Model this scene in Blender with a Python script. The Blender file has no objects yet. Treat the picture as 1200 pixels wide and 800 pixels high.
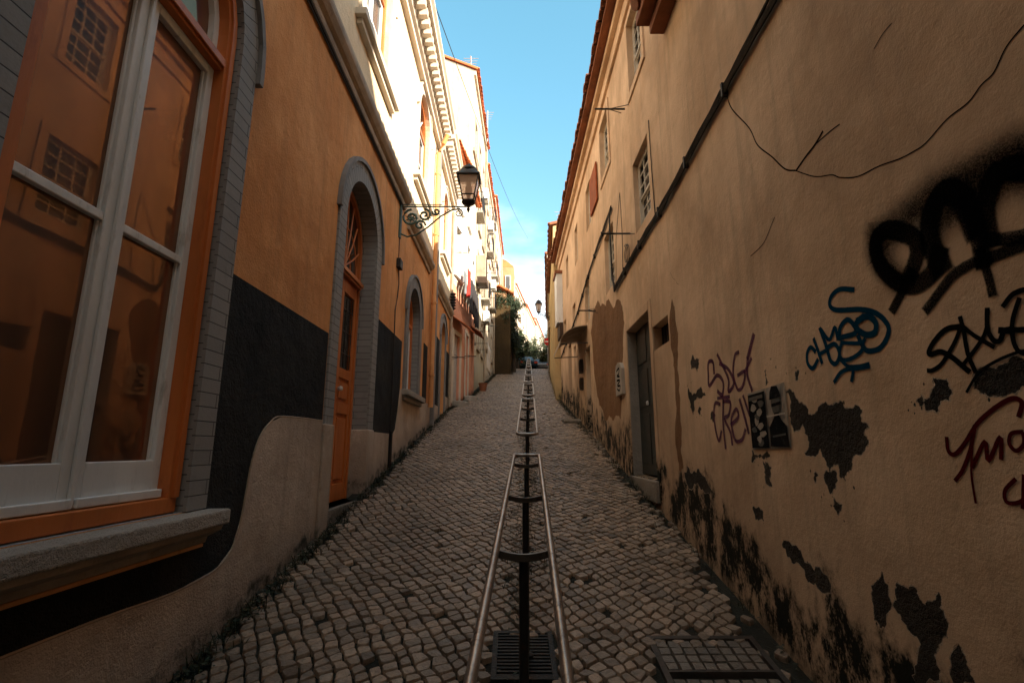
SKY, SUN, EXPO = 0.122, 4.5, 1.78
import bpy, bmesh, math, random
import numpy as np
from mathutils import Vector, Matrix
from mathutils.geometry import delaunay_2d_cdt
random.seed(7); rng = np.random.default_rng(7)
scn = bpy.context.scene
COL = scn.collection
PI = math.pi

# ------------------------------------------------------------------ terrain
def gz(y):                       # street height along its axis: a steep ramp up to a crest
    if y < 40: return -1.9 + 0.2*y
    if y < 44: return 6.1 + 0.2*(y-40) - 0.0225*(y-40)**2
    return 6.54 + 0.02*(y-44)
def lerp(a, b, t): return a + (b-a)*t
def pw(tab):
    def f(y):
        if y <= tab[0][0]: return tab[0][1]
        for (a, va), (b, vb) in zip(tab, tab[1:]):
            if y <= b: return lerp(va, vb, (y-a)/(b-a))
        return tab[-1][1]
    return f
XL = pw([(-20,-1.92),(15.3,-1.92),(17,-1.62),(20,-1.5),(33,-1.15),(33.01,-.1),(40,.15),(46,.4),(90,3.6)])
XR = pw([(-20,1.69),(17.5,1.69),(18,1.72),(26,2.15),(40,2.95),(90,6.9)])

# ------------------------------------------------------------------ materials
def nt(name):
    m = bpy.data.materials.new(name); m.use_nodes = True
    t = m.node_tree; b = t.nodes['Principled BSDF']
    return m, t, b
class N:
    def __init__(s, t): s.t = t
    def n(s, ty, **kw):
        x = s.t.nodes.new(ty)
        for k, v in kw.items(): setattr(x, k, v)
        return x
    def set(s, sock, v):
        if hasattr(v, 'is_output') or isinstance(v, bpy.types.NodeSocket): s.t.links.new(v, sock)
        else: sock.default_value = v
    def math(s, op, a, b=0.0, c=None, clamp=False):
        x = s.n('ShaderNodeMath', operation=op, use_clamp=clamp); s.set(x.inputs[0], a); s.set(x.inputs[1], b)
        if c is not None: s.set(x.inputs[2], c)
        return x.outputs[0]
    def noise(s, vec, scale, detail=5, rough=.6, dist=0):
        x = s.n('ShaderNodeTexNoise'); s.t.links.new(vec, x.inputs['Vector'])
        x.inputs['Scale'].default_value = scale; x.inputs['Detail'].default_value = detail
        x.inputs['Roughness'].default_value = rough; x.inputs['Distortion'].default_value = dist
        return x.outputs['Fac']
    def ramp(s, fac, lo, hi):
        x = s.n('ShaderNodeMapRange', interpolation_type='SMOOTHSTEP'); s.set(x.inputs[0], fac)
        x.inputs[1].default_value = lo; x.inputs[2].default_value = hi
        return x.outputs[0]
    def mix(s, fac, a, b, mode='MIX'):
        x = s.n('ShaderNodeMix', data_type='RGBA', blend_type=mode); s.set(x.inputs[0], fac)
        s.set(x.inputs[6], a if not isinstance(a, tuple) else (*a, 1)); s.set(x.inputs[7], b if not isinstance(b, tuple) else (*b, 1))
        return x.outputs[2]
    def scale(s, vec, v):
        x = s.n('ShaderNodeVectorMath', operation='MULTIPLY'); s.t.links.new(vec, x.inputs[0]); x.inputs[1].default_value = v
        return x.outputs[0]
    def bump(s, h, strength, dist, bs, normal=None):
        x = s.n('ShaderNodeBump'); x.inputs['Strength'].default_value = strength; x.inputs['Distance'].default_value = dist
        s.t.links.new(h, x.inputs['Height'])
        if normal is not None: s.t.links.new(normal, x.inputs['Normal'])
        s.t.links.new(x.outputs[0], bs.inputs['Normal']); return x.outputs[0]
MATS = {}
def stucco(name, a, b, rough=.9, bump=.5, grime=None, streak=.35, lift=0, pits=0.0):
    """lime render: blotches, downward streaks, grain, and a damp dirty foot that follows the street"""
    m, t, bs = nt(name); q = N(t); P = q.n('ShaderNodeNewGeometry').outputs['Position']
    f = q.ramp(q.noise(P, .9, 5, .62), .3, .7)
    c = q.mix(f, a, b)
    st = q.ramp(q.noise(q.scale(P, (3, 5, .35)), 1.6, 6, .6), .45, .75)
    c = q.mix(q.math('MULTIPLY', st, streak), c, tuple(.55*x for x in b))
    sp = q.ramp(q.noise(P, 7, 4, .7), .58, .76)
    c = q.mix(q.math('MULTIPLY', sp, .3), c, tuple(.6*x for x in a))
    sp2 = q.ramp(q.noise(P, 2.3, 5, .7, .4), .6, .72)
    c = q.mix(q.math('MULTIPLY', sp2, .28), c, tuple(min(1, 1.35*x) for x in b))
    big = q.ramp(q.noise(q.scale(P, (1, 1, .8)), .55, 6, .68, .6), .44, .66)
    c = q.mix(q.math('MULTIPLY', big, min(.6, streak*.75)), c, (a[0]*.60, a[1]*.60, a[2]*.62))
    if grime:
        gh, gc, gs = grime
        sx = q.n('ShaderNodeSeparateXYZ'); t.links.new(P, sx.inputs[0])
        h = q.math('SUBTRACT', sx.outputs[2], q.math('MULTIPLY_ADD', sx.outputs[1], .2, -1.9))
        n1 = q.noise(q.scale(P, (1, 1, .7)), 2.2, 6, .72); 
        hh = q.math('ADD', h, q.math('MULTIPLY', q.math('SUBTRACT', n1, .5), 2.4*gh))
        g = q.math('SUBTRACT', 1.0, q.ramp(hh, gh*.35, gh*.85), clamp=True)
        low = q.ramp(q.math('ADD', h, q.math('MULTIPLY', q.math('SUBTRACT', q.noise(P, 3.1, 5), .5), .5)), -.02, .12)
        n3 = q.ramp(q.noise(q.scale(P, (1, 1, .6)), 4, 6, .8), .38, .58)
        g = q.math('MULTIPLY', q.math('MULTIPLY', g, n3), q.math('MULTIPLY', gs, q.math('MULTIPLY_ADD', low, .6, .4)))
        damp = q.math('SUBTRACT', 1.0, q.ramp(hh, 0, gh*2.4), clamp=True)
        c = q.mix(q.math('MULTIPLY', damp, .45), c, (a[0]*.40, a[1]*.43, a[2]*.5))
        c = q.mix(g, c, gc)
    t.links.new(c, bs.inputs['Base Color']); bs.inputs['Roughness'].default_value = rough
    bs.inputs['Specular IOR Level'].default_value = .12
    hgt = q.math('ADD', q.math('MULTIPLY', q.noise(P, 2.5, 3), 4.0), q.noise(P, 50, 3, .7))
    q.bump(hgt, bump, .02, bs); MATS[name] = m; return m
def paint(name, col, rough=.45, var=.25, metal=0.0, bump=.08, sc=18, dirt=None, spec=.4, stretch=(1,1,1)):
    m, t, bs = nt(name); q = N(t); P = q.n('ShaderNodeNewGeometry').outputs['Position']; P = q.scale(P, stretch)
    c = q.mix(q.ramp(q.noise(P, sc*.15, 6), .3, .7), col, tuple(x*(1-var) for x in col))
    if dirt: c = q.mix(q.ramp(q.noise(P, sc*.5, 8, .72), .52, .72), c, dirt)
    t.links.new(c, bs.inputs['Base Color']); bs.inputs['Metallic'].default_value = metal
    bs.inputs['Specular IOR Level'].default_value = spec
    rr = q.math('MULTIPLY_ADD', q.noise(P, sc, 4), .25, rough-.12); t.links.new(rr, bs.inputs['Roughness'])
    q.bump(q.noise(P, sc*3, 5), bump, .01, bs); MATS[name] = m; return m
def brick_uv(name, col, mortar, run=.0):
    """painted brick drawn in the UV of a sweep: u runs along the jamb or arch, v across it"""
    m, t, bs = nt(name); q = N(t); uv = q.n('ShaderNodeTexCoord').outputs['UV']; P = q.n('ShaderNodeNewGeometry').outputs['Position']
    b = q.n('ShaderNodeTexBrick'); t.links.new(uv, b.inputs['Vector'])
    b.inputs['Scale'].default_value = 1; b.inputs['Mortar Size'].default_value = .004; b.inputs['Mortar Smooth'].default_value = .6
    b.inputs['Brick Width'].default_value = .55; b.inputs['Row Height'].default_value = .088; b.offset = .5
    b.inputs['Color1'].default_value = (*col, 1); b.inputs['Color2'].default_value = (*[x*.86 for x in col], 1); b.inputs['Mortar'].default_value = (*mortar, 1)
    c = q.mix(q.math('MULTIPLY', q.ramp(q.noise(P, 5, 8, .7), .5, .7), .45), b.outputs[0], tuple(x*.55 for x in col))
    t.links.new(c, bs.inputs['Base Color']); bs.inputs['Roughness'].default_value = .75
    h = q.math('SUBTRACT', q.math('MULTIPLY', q.noise(P, 40, 5), .35), b.outputs['Fac'])
    q.bump(h, .8, .012, bs); MATS[name] = m; return m
def glass(name, inner, refl, k):
    m, t, bs = nt(name); q = N(t); P = q.n('ShaderNodeNewGeometry').outputs['Position']
    wv = q.n('ShaderNodeTexWave', bands_direction='Y'); t.links.new(P, wv.inputs['Vector']); wv.inputs['Scale'].default_value = 1.3
    wv.inputs['Distortion'].default_value = 2.5; wv.inputs['Detail'].default_value = 3
    c = q.mix(q.math('MULTIPLY', wv.outputs['Fac'], .7), inner, tuple(.35*x for x in inner))
    t.links.new(c, bs.inputs['Base Color']); bs.inputs['Roughness'].default_value = .5
    g = q.n('ShaderNodeBsdfGlossy'); g.inputs['Color'].default_value = (*refl, 1); g.inputs['Roughness'].default_value = .012
    bp = q.n('ShaderNodeBump'); bp.inputs['Strength'].default_value = .05; bp.inputs['Distance'].default_value = .01
    t.links.new(q.noise(P, 2.0, 2), bp.inputs['Height']); t.links.new(bp.outputs[0], g.inputs['Normal'])
    gg = q.n('ShaderNodeNewGeometry'); dt = q.n('ShaderNodeVectorMath', operation='DOT_PRODUCT')
    t.links.new(gg.outputs['Incoming'], dt.inputs[0]); t.links.new(gg.outputs['Normal'], dt.inputs[1])
    fz = q.math('POWER', q.math('SUBTRACT', 1.0, q.math('ABSOLUTE', dt.outputs['Value']), clamp=True), 4.0)
    fac = q.math('MULTIPLY_ADD', fz, 1-k, k, clamp=True)
    mx = q.n('ShaderNodeMixShader'); t.links.new(fac, mx.inputs[0]); t.links.new(bs.outputs[0], mx.inputs[1]); t.links.new(g.outputs[0], mx.inputs[2])
    t.links.new(mx.outputs[0], t.nodes['Material Output'].inputs['Surface']); MATS[name] = m; return m
def spray(name, col, soft, dens):
    """spray paint: v of the ribbon runs 0..1 across the stroke, the edge fades and speckles"""
    m, t, bs = nt(name); q = N(t); P = q.n('ShaderNodeNewGeometry').outputs['Position']
    uv = q.n('ShaderNodeSeparateXYZ'); t.links.new(q.n('ShaderNodeTexCoord').outputs['UV'], uv.inputs[0])
    d = q.math('ABSOLUTE', q.math('MULTIPLY_ADD', uv.outputs[1], 2, -1))
    d = q.math('MAXIMUM', d, q.math('ABSOLUTE', uv.outputs[0]))
    d = q.math('ADD', d, q.math('MULTIPLY', q.math('SUBTRACT', q.noise(P, 55, 4, .7), .5), .25))
    a = q.math('SUBTRACT', 1.0, q.ramp(d, 1-soft, 1.0), clamp=True)
    if soft > .3: a = q.math('MULTIPLY', a, q.math('MULTIPLY_ADD', q.ramp(q.noise(P, 160, 3, .8), .35, .6), .4, .6))
    if soft > .6: a = q.math('POWER', a, 1.3)
    a = q.math('MULTIPLY', a, q.math('MULTIPLY_ADD', q.ramp(q.noise(P, 90, 3, .7), .25, .6), .25, dens-.25, clamp=True), clamp=True)
    bs.inputs['Base Color'].default_value = (*col, 1); bs.inputs['Roughness'].default_value = .65; bs.inputs['Specular IOR Level'].default_value = 0.0
    t.links.new(a, bs.inputs['Alpha']); MATS[name] = m; return m

OR, OR2 = (.62, .275, .10), (.76, .39, .17)
stucco('orange_stucco', OR, OR2, streak=.55)
stucco('sunlit_cream_stucco', (.68, .53, .36), (.76, .62, .44), streak=.25)  # upper walls: duller paint than below, with overexposed sunlight put into the colour
stucco('plinth_stucco', (.42, .34, .27), (.58, .48, .39), streak=.5, grime=(.16, (.035, .035, .025), 1.0), bump=.6)
stucco('black_stucco', (.012, .012, .012), (.040, .038, .034), streak=.3, bump=1.6, rough=.85)
stucco('ochre_stucco', (.58, .395, .25), (.82, .60, .41), streak=.55, grime=(.8, (.014, .014, .010), 1.4), bump=.22)
stucco('bare_render', (.022, .019, .016), (.085, .068, .052), streak=.5, bump=2.6)
stucco('plaster_lip', (.62, .50, .38), (.30, .24, .18), streak=0, bump=1.2)
stucco('brown_render', (.24, .125, .06), (.30, .165, .085), streak=.5, bump=1.4)
stucco('pink_stucco', (.60, .27, .17), (.66, .34, .23), grime=(.2, (.04, .04, .03), .8))
stucco('white_stucco', (.60, .53, .43), (.68, .61, .51), streak=.4, grime=(.25, (.09, .08, .06), .6))
stucco('pale_gable', (.50, .45, .34), (.60, .54, .42), streak=.7)
stucco('yellow_stucco', (.52, .36, .17), (.60, .43, .22), streak=.4, grime=(.3, (.03, .03, .02), .9))
stucco('rust_stucco', (.42, .22, .12), (.48, .27, .15), streak=.3)
stucco('brown_stucco', (.045, .03, .015), (.07, .045, .02), streak=.5)
stucco('stone', (.30, .27, .235), (.40, .365, .32), streak=.25, bump=1.0, rough=.8)
stucco('stone_step', (.26, .22, .18), (.34, .30, .25), streak=0, bump=1.0, grime=(.1, (.05, .05, .035), .8))
brick_uv('painted_brick', (.26, .26, .255), (.03, .028, .026))
paint('label_stone', (.22, .215, .21), .75, .3, bump=.3, dirt=(.13, .125, .12))
paint('orange_paint', (.56, .165, .04), .42, .25, bump=.12, stretch=(1,1,.25), dirt=(.36, .10, .028))
paint('white_paint', (.72, .74, .74), .45, .18, bump=.15, stretch=(1,1,.3), dirt=(.40, .40, .38))
paint('cream_paint', (.66, .60, .50), .5, .15, dirt=(.45, .38, .28))
paint('moulding', (.42, .33, .24), .7, .35, bump=.4, dirt=(.22, .17, .12))
paint('cornice_paint', (.62, .55, .45), .7, .15, bump=.2, dirt=(.5, .44, .36))
paint('black_cable', (.018, .014, .012), .6, .3, bump=.3)
paint('dark_iron', (.020, .019, .020), .42, .3, metal=.3, bump=.25, dirt=(.05, .022, .012))
paint('steel_rail', (.40, .35, .31), .34, .4, metal=.85, bump=.2, dirt=(.05, .028, .018), sc=26)
paint('worn_iron', (.09, .078, .068), .4, .4, metal=.5, bump=.25, dirt=(.05, .028, .018))
paint('verdigris', (.10, .17, .15), .6, .5, metal=.2, bump=.4, dirt=(.03, .04, .035))
paint('green_door', (.030, .036, .032), .5, .3, dirt=(.05, .045, .035))
paint('dark_wood', (.05, .026, .014), .6, .4, stretch=(1,1,.2))
paint('terracotta', (.33, .12, .055), .8, .5, bump=.6, sc=9, dirt=(.13, .06, .035))
paint('red_tile', (.62, .17, .05), .75, .35, bump=.5, sc=6, dirt=(.42, .12, .05))
paint('soil', (.016, .016, .010), .95, .5, bump=1.0)
paint('gravel_ground', (.10, .08, .06), .95, .4, bump=1.0, sc=4)
paint('cast_iron', (.022, .020, .018), .55, .4, metal=.5, bump=.5, dirt=(.045, .03, .02))
paint('grey_wood', (.42, .41, .40), .6, .3, dirt=(.25, .24, .23))
paint('paper_light', (.42, .37, .31), .8, .25, sc=40, dirt=(.26, .22, .18))
paint('paper_dark', (.012, .012, .013), .9, .4, spec=.05, sc=60, dirt=(.06, .055, .05))
paint('paper_mid', (.12, .115, .10), .8, .4, sc=60, dirt=(.05, .05, .045))
paint('paper_tape', (.55, .50, .43), .6, .15)
paint('meter_box', (.48, .44, .38), .55, .25, dirt=(.30, .26, .2))
paint('cloth_dark', (.03, .027, .03), .95, .3); paint('cloth_red', (.50, .03, .02), .9, .3)
paint('cloth_white', (.72, .69, .66), .9, .12); paint('cloth_grey', (.16, .18, .2), .9, .3); paint('cloth_rust', (.34, .09, .03), .9, .3)
paint('car_blue', (.01, .03, .045), .5, .2, bump=0, spec=.25); paint('car_dark', (.02, .022, .026), .25, .2, bump=0, spec=.6)
paint('tyre', (.015, .015, .015), .8); paint('sign_red', (.60, .02, .015), .4, .1); paint('sign_white', (.75, .75, .75), .4, .05)
paint('bark', (.07, .05, .035), .9, .4, bump=1)
paint('lamp_lens', (.5, .05, .02), .3); paint('foil', (.6, .58, .56), .4, .1)
glass('window_glass', (.095, .027, .008), (.62, .35, .19), .25)
glass('dark_glass', (.015, .013, .012), (.8, .8, .8), .10)
paint('far_glass', (.02, .022, .026), .22, .5, bump=.02, spec=.35)
m, t, bs = nt('lantern_glass'); bs.inputs['Base Color'].default_value = (.75, .52, .38, 1); bs.inputs['Roughness'].default_value = .35
bs.inputs['Transmission Weight'].default_value = .55; bs.inputs['Alpha'].default_value = .8; MATS['lantern_glass'] = m
# leaves and stones with a colour of their own for every leaf / stone
for nm, rough, spec in (('leaf', .6, .3), ('cobble', .55, .45)):
    m, t, bs = nt(nm); q = N(t); at = q.n('ShaderNodeAttribute', attribute_name='col'); P = q.n('ShaderNodeNewGeometry').outputs['Position']
    c = q.mix(q.math('MULTIPLY', q.ramp(q.noise(P, 30, 6, .7), .42, .68), .5), at.outputs['Color'], (.06, .05, .04) if nm == 'cobble' else (.02, .03, .012))
    if nm == 'cobble':
        c = q.mix(q.math('MULTIPLY', q.ramp(q.noise(P, .7, 5), .42, .66), .38), c, (.075, .055, .04))
        q.bump(q.math('ADD', q.noise(P, 60, 5), q.math('MULTIPLY', q.noise(P, 16, 3), 2)), .5, .012, bs)
        t.links.new(q.math('MULTIPLY_ADD', q.noise(P, 12, 4), .5, .25), bs.inputs['Roughness'])
    else: bs.inputs['Roughness'].default_value = rough
    t.links.new(c, bs.inputs['Base Color']); bs.inputs['Specular IOR Level'].default_value = spec; MATS[nm] = m
spray('spray_black', (.004, .004, .004), .35, 1.35); spray('spray_haze', (.008, .007, .007), 1.0, .95)
spray('spray_teal', (.006, .045, .085), .22, 1.25); spray('spray_marker', (.008, .008, .008), .2, 1.25)
spray('spray_red', (.075, .006, .008), .25, 1.15); spray('spray_purple', (.12, .035, .085), .35, 1.0); spray('crack_dark', (.02, .013, .01), .25, 1.25)

# ------------------------------------------------------------------ mesh building
class MB:
    def __init__(s): s.v = []; s.f = []; s.m = []; s.uv = {}; s.col = None
    def add(s, vs, fs, mi=0, uvs=None):
        o = len(s.v); s.v += [tuple(p) for p in vs]
        for k, f in enumerate(fs):
            if uvs: s.uv[len(s.f)] = uvs[k]
            s.f.append(tuple(o+i for i in f)); s.m.append(mi)
        return s
    def box(s, x0, x1, y0, y1, z0, z1, mi=0):
        return s.add([(x, y, z) for x in (x0, x1) for y in (y0, y1) for z in (z0, z1)],
                     [(0,1,3,2),(4,6,7,5),(0,4,5,1),(2,3,7,6),(0,2,6,4),(1,5,7,3)], mi)
    def tube(s, pts, r, n=8, mi=0, closed=False):
        pts = [Vector(p) for p in pts]; L = len(pts); rs = r if isinstance(r, (list, tuple)) else [r]*L
        vs = []; up = Vector((0, 0, 1))
        for i, p in enumerate(pts):
            a = pts[(i-1) % L] if (closed or i > 0) else p; b = pts[(i+1) % L] if (closed or i < L-1) else p
            d = (b-a).normalized(); u = up if abs(d.z) < .95 else Vector((1, 0, 0))
            s1 = d.cross(u).normalized(); s2 = d.cross(s1)
            vs += [p + s1*math.cos(2*PI*k/n)*rs[i] + s2*math.sin(2*PI*k/n)*rs[i] for k in range(n)]
        fs = [(i*n+k, i*n+(k+1) % n, ((i+1) % L)*n+(k+1) % n, ((i+1) % L)*n+k) for i in range(L if closed else L-1) for k in range(n)]
        if not closed: fs += [tuple(range(n)), tuple((L-1)*n+k for k in range(n))]
        return s.add(vs, fs, mi)
    def lathe(s, cx, cy, prof, n=16, mi=0, rot=0):
        vs = []
        for r, z in prof: vs += [(cx+r*math.cos(2*PI*k/n+rot), cy+r*math.sin(2*PI*k/n+rot), z) for k in range(n)]
        L = len(prof); fs = [(i*n+k, i*n+(k+1) % n, (i+1)*n+(k+1) % n, (i+1)*n+k) for i in range(L-1) for k in range(n)]
        fs += [tuple(range(n)), tuple((L-1)*n+k for k in range(n))]
        return s.add(vs, fs, mi)
    def build(s, name, mat, parent=None, smooth=False, bevel=0, T=None):
        vs = [T(*p) for p in s.v] if T else s.v
        A = np.array(vs, dtype=float).reshape(-1, 3)
        if parent is not None: off = np.array(MW(parent))
        else: off = np.array([(A[:,0].min()+A[:,0].max())/2, (A[:,1].min()+A[:,1].max())/2, A[:,2].min()])
        me = bpy.data.meshes.new(name); me.from_pydata([tuple(p) for p in (A-off)], [], s.f)
        mats = mat if isinstance(mat, list) else [mat]
        for k in mats: me.materials.append(MATS[k])
        if len(mats) > 1: me.polygons.foreach_set('material_index', s.m)
        if s.uv:
            ul = me.uv_layers.new(name='UVMap')
            for pi, u in s.uv.items():
                for li, c in zip(me.polygons[pi].loop_indices, u): ul.data[li].uv = c
        bm = bmesh.new(); bm.from_mesh(me)
        bmesh.ops.recalc_face_normals(bm, faces=bm.faces); bm.to_mesh(me); bm.free()
        if s.col is not None:
            at = me.color_attributes.new('col', 'FLOAT_COLOR', 'POINT'); at.data.foreach_set('color', np.asarray(s.col, dtype=float).ravel())
        if smooth:
            me.polygons.foreach_set('use_smooth', [True]*len(me.polygons))
            try: me.set_sharp_from_angle(angle=math.radians(40))
            except Exception: pass
        o = bpy.data.objects.new(name, me); COL.objects.link(o)
        if parent is not None: o.parent = parent
        else: o.location = tuple(off)
        if bevel:
            b = o.modifiers.new('bevel', 'BEVEL'); b.width = bevel; b.segments = 2; b.limit_method = 'ANGLE'
        return o
def MW(o):
    p = Vector((0, 0, 0))
    while o is not None: p += o.location; o = o.parent
    return p
def thing(name, loc, label, cat, group=None):
    o = bpy.data.objects.new(name, None); COL.objects.link(o); o.location = loc; o.empty_display_size = .2
    return tag(o, label, cat, group)
def tag(o, label, cat, group=None, kind=None):
    if label: o['label'] = label
    if cat: o['category'] = cat
    if group: o['group'] = group
    if kind: o['kind'] = kind
    return o
def structure(o): o['kind'] = 'structure'; return o

# facade frames: (y along the street, z up, d outwards from the facade plane) -> world
def facade(side, xf):
    if side == 'L': return lambda y, z, d=0.0: (xf(y)+d, y, z)
    return lambda y, z, d=0.0: (xf(y)-d, y, z)
def fbox(mb, F, y0, y1, z0, z1, d0, d1, mi=0, seg=1):
    vs = [F(y, z, d) for d in (d0, d1) for y in (y0, y1) for z in (z0, z1)]
    return mb.add(vs, [(0,1,3,2),(4,6,7,5),(0,4,5,1),(2,3,7,6),(0,2,6,4),(1,5,7,3)], mi)
def fprism(mb, F, poly, d0, d1, mi=0):
    """outline in (y, z) given a thickness"""
    n = len(poly); r = delaunay_2d_cdt([Vector(p) for p in poly], [], [list(range(n))], 1, 1e-5)
    vv = [tuple(p) for p in r[0]]; fs = [tuple(f) for f in r[2]]
    A = [F(y, z, d1) for y, z in vv]; mb.add(A, fs, mi)
    B = [F(y, z, d0) for y, z in poly] + [F(y, z, d1) for y, z in poly]
    mb.add(B, [(i, (i+1) % n, n+(i+1) % n, n+i) for i in range(n)], mi)
    return mb
def arch_path(cy, zb, zs, r, n=16, flat=False, h=0.0):
    if flat: return [(cy-r, zb), (cy-r, h), (cy+r, h), (cy+r, zb)]
    return [(cy-r, zb), (cy-r, zs)] + [(cy-r*math.cos(PI*k/n), zs+r*math.sin(PI*k/n)) for k in range(1, n)] + [(cy+r, zs), (cy+r, zb)]
def ring(mb, F, cy, zb, zs, r0, r1, d0, d1, mi=0, n=16):
    """an arch-shaped band: jambs and a half circle, with UV along its length"""
    a = arch_path(cy, zb, zs, r0, n); b = arch_path(cy, zb, zs, r1, n)
    U = [0]
    for i in range(1, len(b)):
        U.append(U[-1] + math.dist(((a[i][0]+b[i][0])/2, (a[i][1]+b[i][1])/2), ((a[i-1][0]+b[i-1][0])/2, (a[i-1][1]+b[i-1][1])/2)))
    for i in range(len(a)-1):
        P = [a[i], a[i+1], b[i+1], b[i]]
        dd = abs(d1-d0); w = r1-r0
        mb.add([F(*p, d1) for p in P], [(0,1,2,3)], mi, [[(.1, U[i]), (.1, U[i+1]), (.1+w, U[i+1]), (.1+w, U[i])]])
        mb.add([F(*a[i], d0), F(*a[i+1], d0), F(*a[i+1], d1), F(*a[i], d1)], [(0,1,2,3)], mi, [[(.1-dd, U[i]), (.1-dd, U[i+1]), (.1, U[i+1]), (.1, U[i])]])
        mb.add([F(*b[i], d0), F(*b[i+1], d0), F(*b[i+1], d1), F(*b[i], d1)], [(0,1,2,3)], mi, [[(.1, U[i]), (.1, U[i+1]), (.11, U[i+1]), (.11, U[i])]])
    for i in (0, -1): mb.add([F(*a[i], d0), F(*b[i], d0), F(*b[i], d1), F(*a[i], d1)], [(0,1,2,3)], mi, [[(0,0),(.1,0),(.1,.01),(0,.01)]])
    return mb
def pane_arch(mb, F, cy, zb, zs, r, d, mi=0, n=16):
    P = arch_path(cy, zb, zs, r, n); mb.add([F(*p, d) for p in P], [tuple(range(len(P)))], mi); return mb
def wall_sheet(mb, F, outer, holes, depth, mi=0, extra=None, rev=None):
    """facade sheet pierced by real openings with reveals; extra = [(mat index, [polygons])] patches in the same sheet"""
    vs = []; edges = []
    def addp(p):
        o = len(vs); vs.extend(Vector(q) for q in p); edges.extend((o+i, o+(i+1) % len(p)) for i in range(len(p)))
    addp(outer)
    for h in holes: addp(h)
    extra = extra or []
    for _, ps in extra:
        for p in ps: addp(p)
    r = delaunay_2d_cdt(vs, edges, [], 0, 1e-4)
    def inside(pt, poly):
        c = False; n = len(poly); x, y = pt
        for i in range(n):
            (x1, y1), (x2, y2) = poly[i], poly[i-1]
            if (y1 > y) != (y2 > y) and x < (x2-x1)*(y-y1)/(y2-y1)+x1: c = not c
        return c
    def bb(p): return min(a for a, _ in p), max(a for a, _ in p), min(b for _, b in p), max(b for _, b in p)
    H = [(bb(h), h) for h in holes]; E = [(k, bb(p), p) for k, ps in extra for p in ps]
    by = {}
    for f in r[2]:
        c = sum((r[0][i] for i in f), Vector((0, 0)))/len(f)
        if not inside(c, outer): continue
        if any(b[0] < c.x < b[1] and b[2] < c.y < b[3] and inside(c, h) for b, h in H): continue
        k = mi
        for kk, b, p in E:
            if b[0] < c.x < b[1] and b[2] < c.y < b[3] and inside(c, p): k = kk; break
        by.setdefault(k, []).append(tuple(f))
    V = [F(p.x, p.y, 0) for p in r[0]]
    o = len(mb.v); mb.v += V
    for k, fs in by.items():
        for f in fs: mb.f.append(tuple(o+i for i in f)); mb.m.append(k)
    for h in holes:
        n = len(h); U = [0]
        for i in range(n): U.append(U[-1]+math.dist(h[i], h[(i+1) % n]))
        A = [F(*p, 0) for p in h] + [F(*p, -depth) for p in h]
        mb.add(A, [(i, (i+1) % n, n+(i+1) % n, n+i) for i in range(n)], rev if rev is not None else mi,
               [[(.1, U[i]), (.1, U[i+1]), (.1+depth, U[i+1]), (.1+depth, U[i])] for i in range(n)])
    return mb
def rect(y0, y1, z0, z1): return [(y0, z0), (y0, z1), (y1, z1), (y1, z0)]
def jag(poly, amp=.18, it=3, seed=0):
    r = random.Random(seed+len(poly)); p = list(poly)
    for k in range(it):
        q = []
        for i in range(len(p)):
            a, b = p[i], p[(i+1) % len(p)]; L = math.dist(a, b); q.append(a)
            if L > .012:
                t = r.uniform(.35, .65); o = r.uniform(-amp, amp)*L
                q.append((a[0]+(b[0]-a[0])*t - (b[1]-a[1])/L*o, a[1]+(b[1]-a[1])*t + (b[0]-a[0])/L*o))
        p = q
    return p
def smooth_path(P, sub=5):
    if len(P) < 3: 
        return [(lerp(P[0][0], P[1][0], k/4), lerp(P[0][1], P[1][1], k/4)) for k in range(5)]
    out = []
    for i in range(len(P)-1):
        p0 = P[max(i-1, 0)]; p1 = P[i]; p2 = P[i+1]; p3 = P[min(i+2, len(P)-1)]
        for k in range(sub):
            t = k/sub
            out.append(tuple(.5*((2*p1[j]) + (-p0[j]+p2[j])*t + (2*p0[j]-5*p1[j]+4*p2[j]-p3[j])*t*t + (-p0[j]+3*p1[j]-3*p2[j]+p3[j])*t**3) for j in (0, 1)))
    out.append(P[-1]); return out
def strokes(F, data, d, sub=5, taper=False, grow=1.0):
    mb = MB(); lay = d
    for w, P in data:
        P = smooth_path(P, sub); lay += .00015; w *= grow
        a, b = P[0], P[1]; L = math.dist(a, b) or 1; e = w*.45
        P = [(a[0]-(b[0]-a[0])/L*e, a[1]-(b[1]-a[1])/L*e)] + P
        a, b = P[-1], P[-2]; L = math.dist(a, b) or 1
        P = P + [(a[0]-(b[0]-a[0])/L*e, a[1]-(b[1]-a[1])/L*e)]
        n = len(P); vs = []
        for i, p in enumerate(P):
            q0 = P[max(i-1, 0)]; q1 = P[min(i+1, n-1)]; dx, dz = q1[0]-q0[0], q1[1]-q0[1]; L = math.hypot(dx, dz) or 1
            ww = w/2
            dd = lay + .0001*i/n
            vs += [F(p[0]-dz/L*ww, p[1]+dx/L*ww, dd), F(p[0]+dz/L*ww, p[1]-dx/L*ww, dd)]
        us = [(-1 if i == 0 else 1 if i == n-1 else 0) for i in range(n)]
        fs = [(2*i, 2*i+1, 2*i+3, 2*i+2) for i in range(n-1)]
        mb.add(vs, fs, 0, [[(us[i], 0), (us[i], 1), (us[i+1], 1), (us[i+1], 0)] for i in range(n-1)])
    return mb
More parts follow.
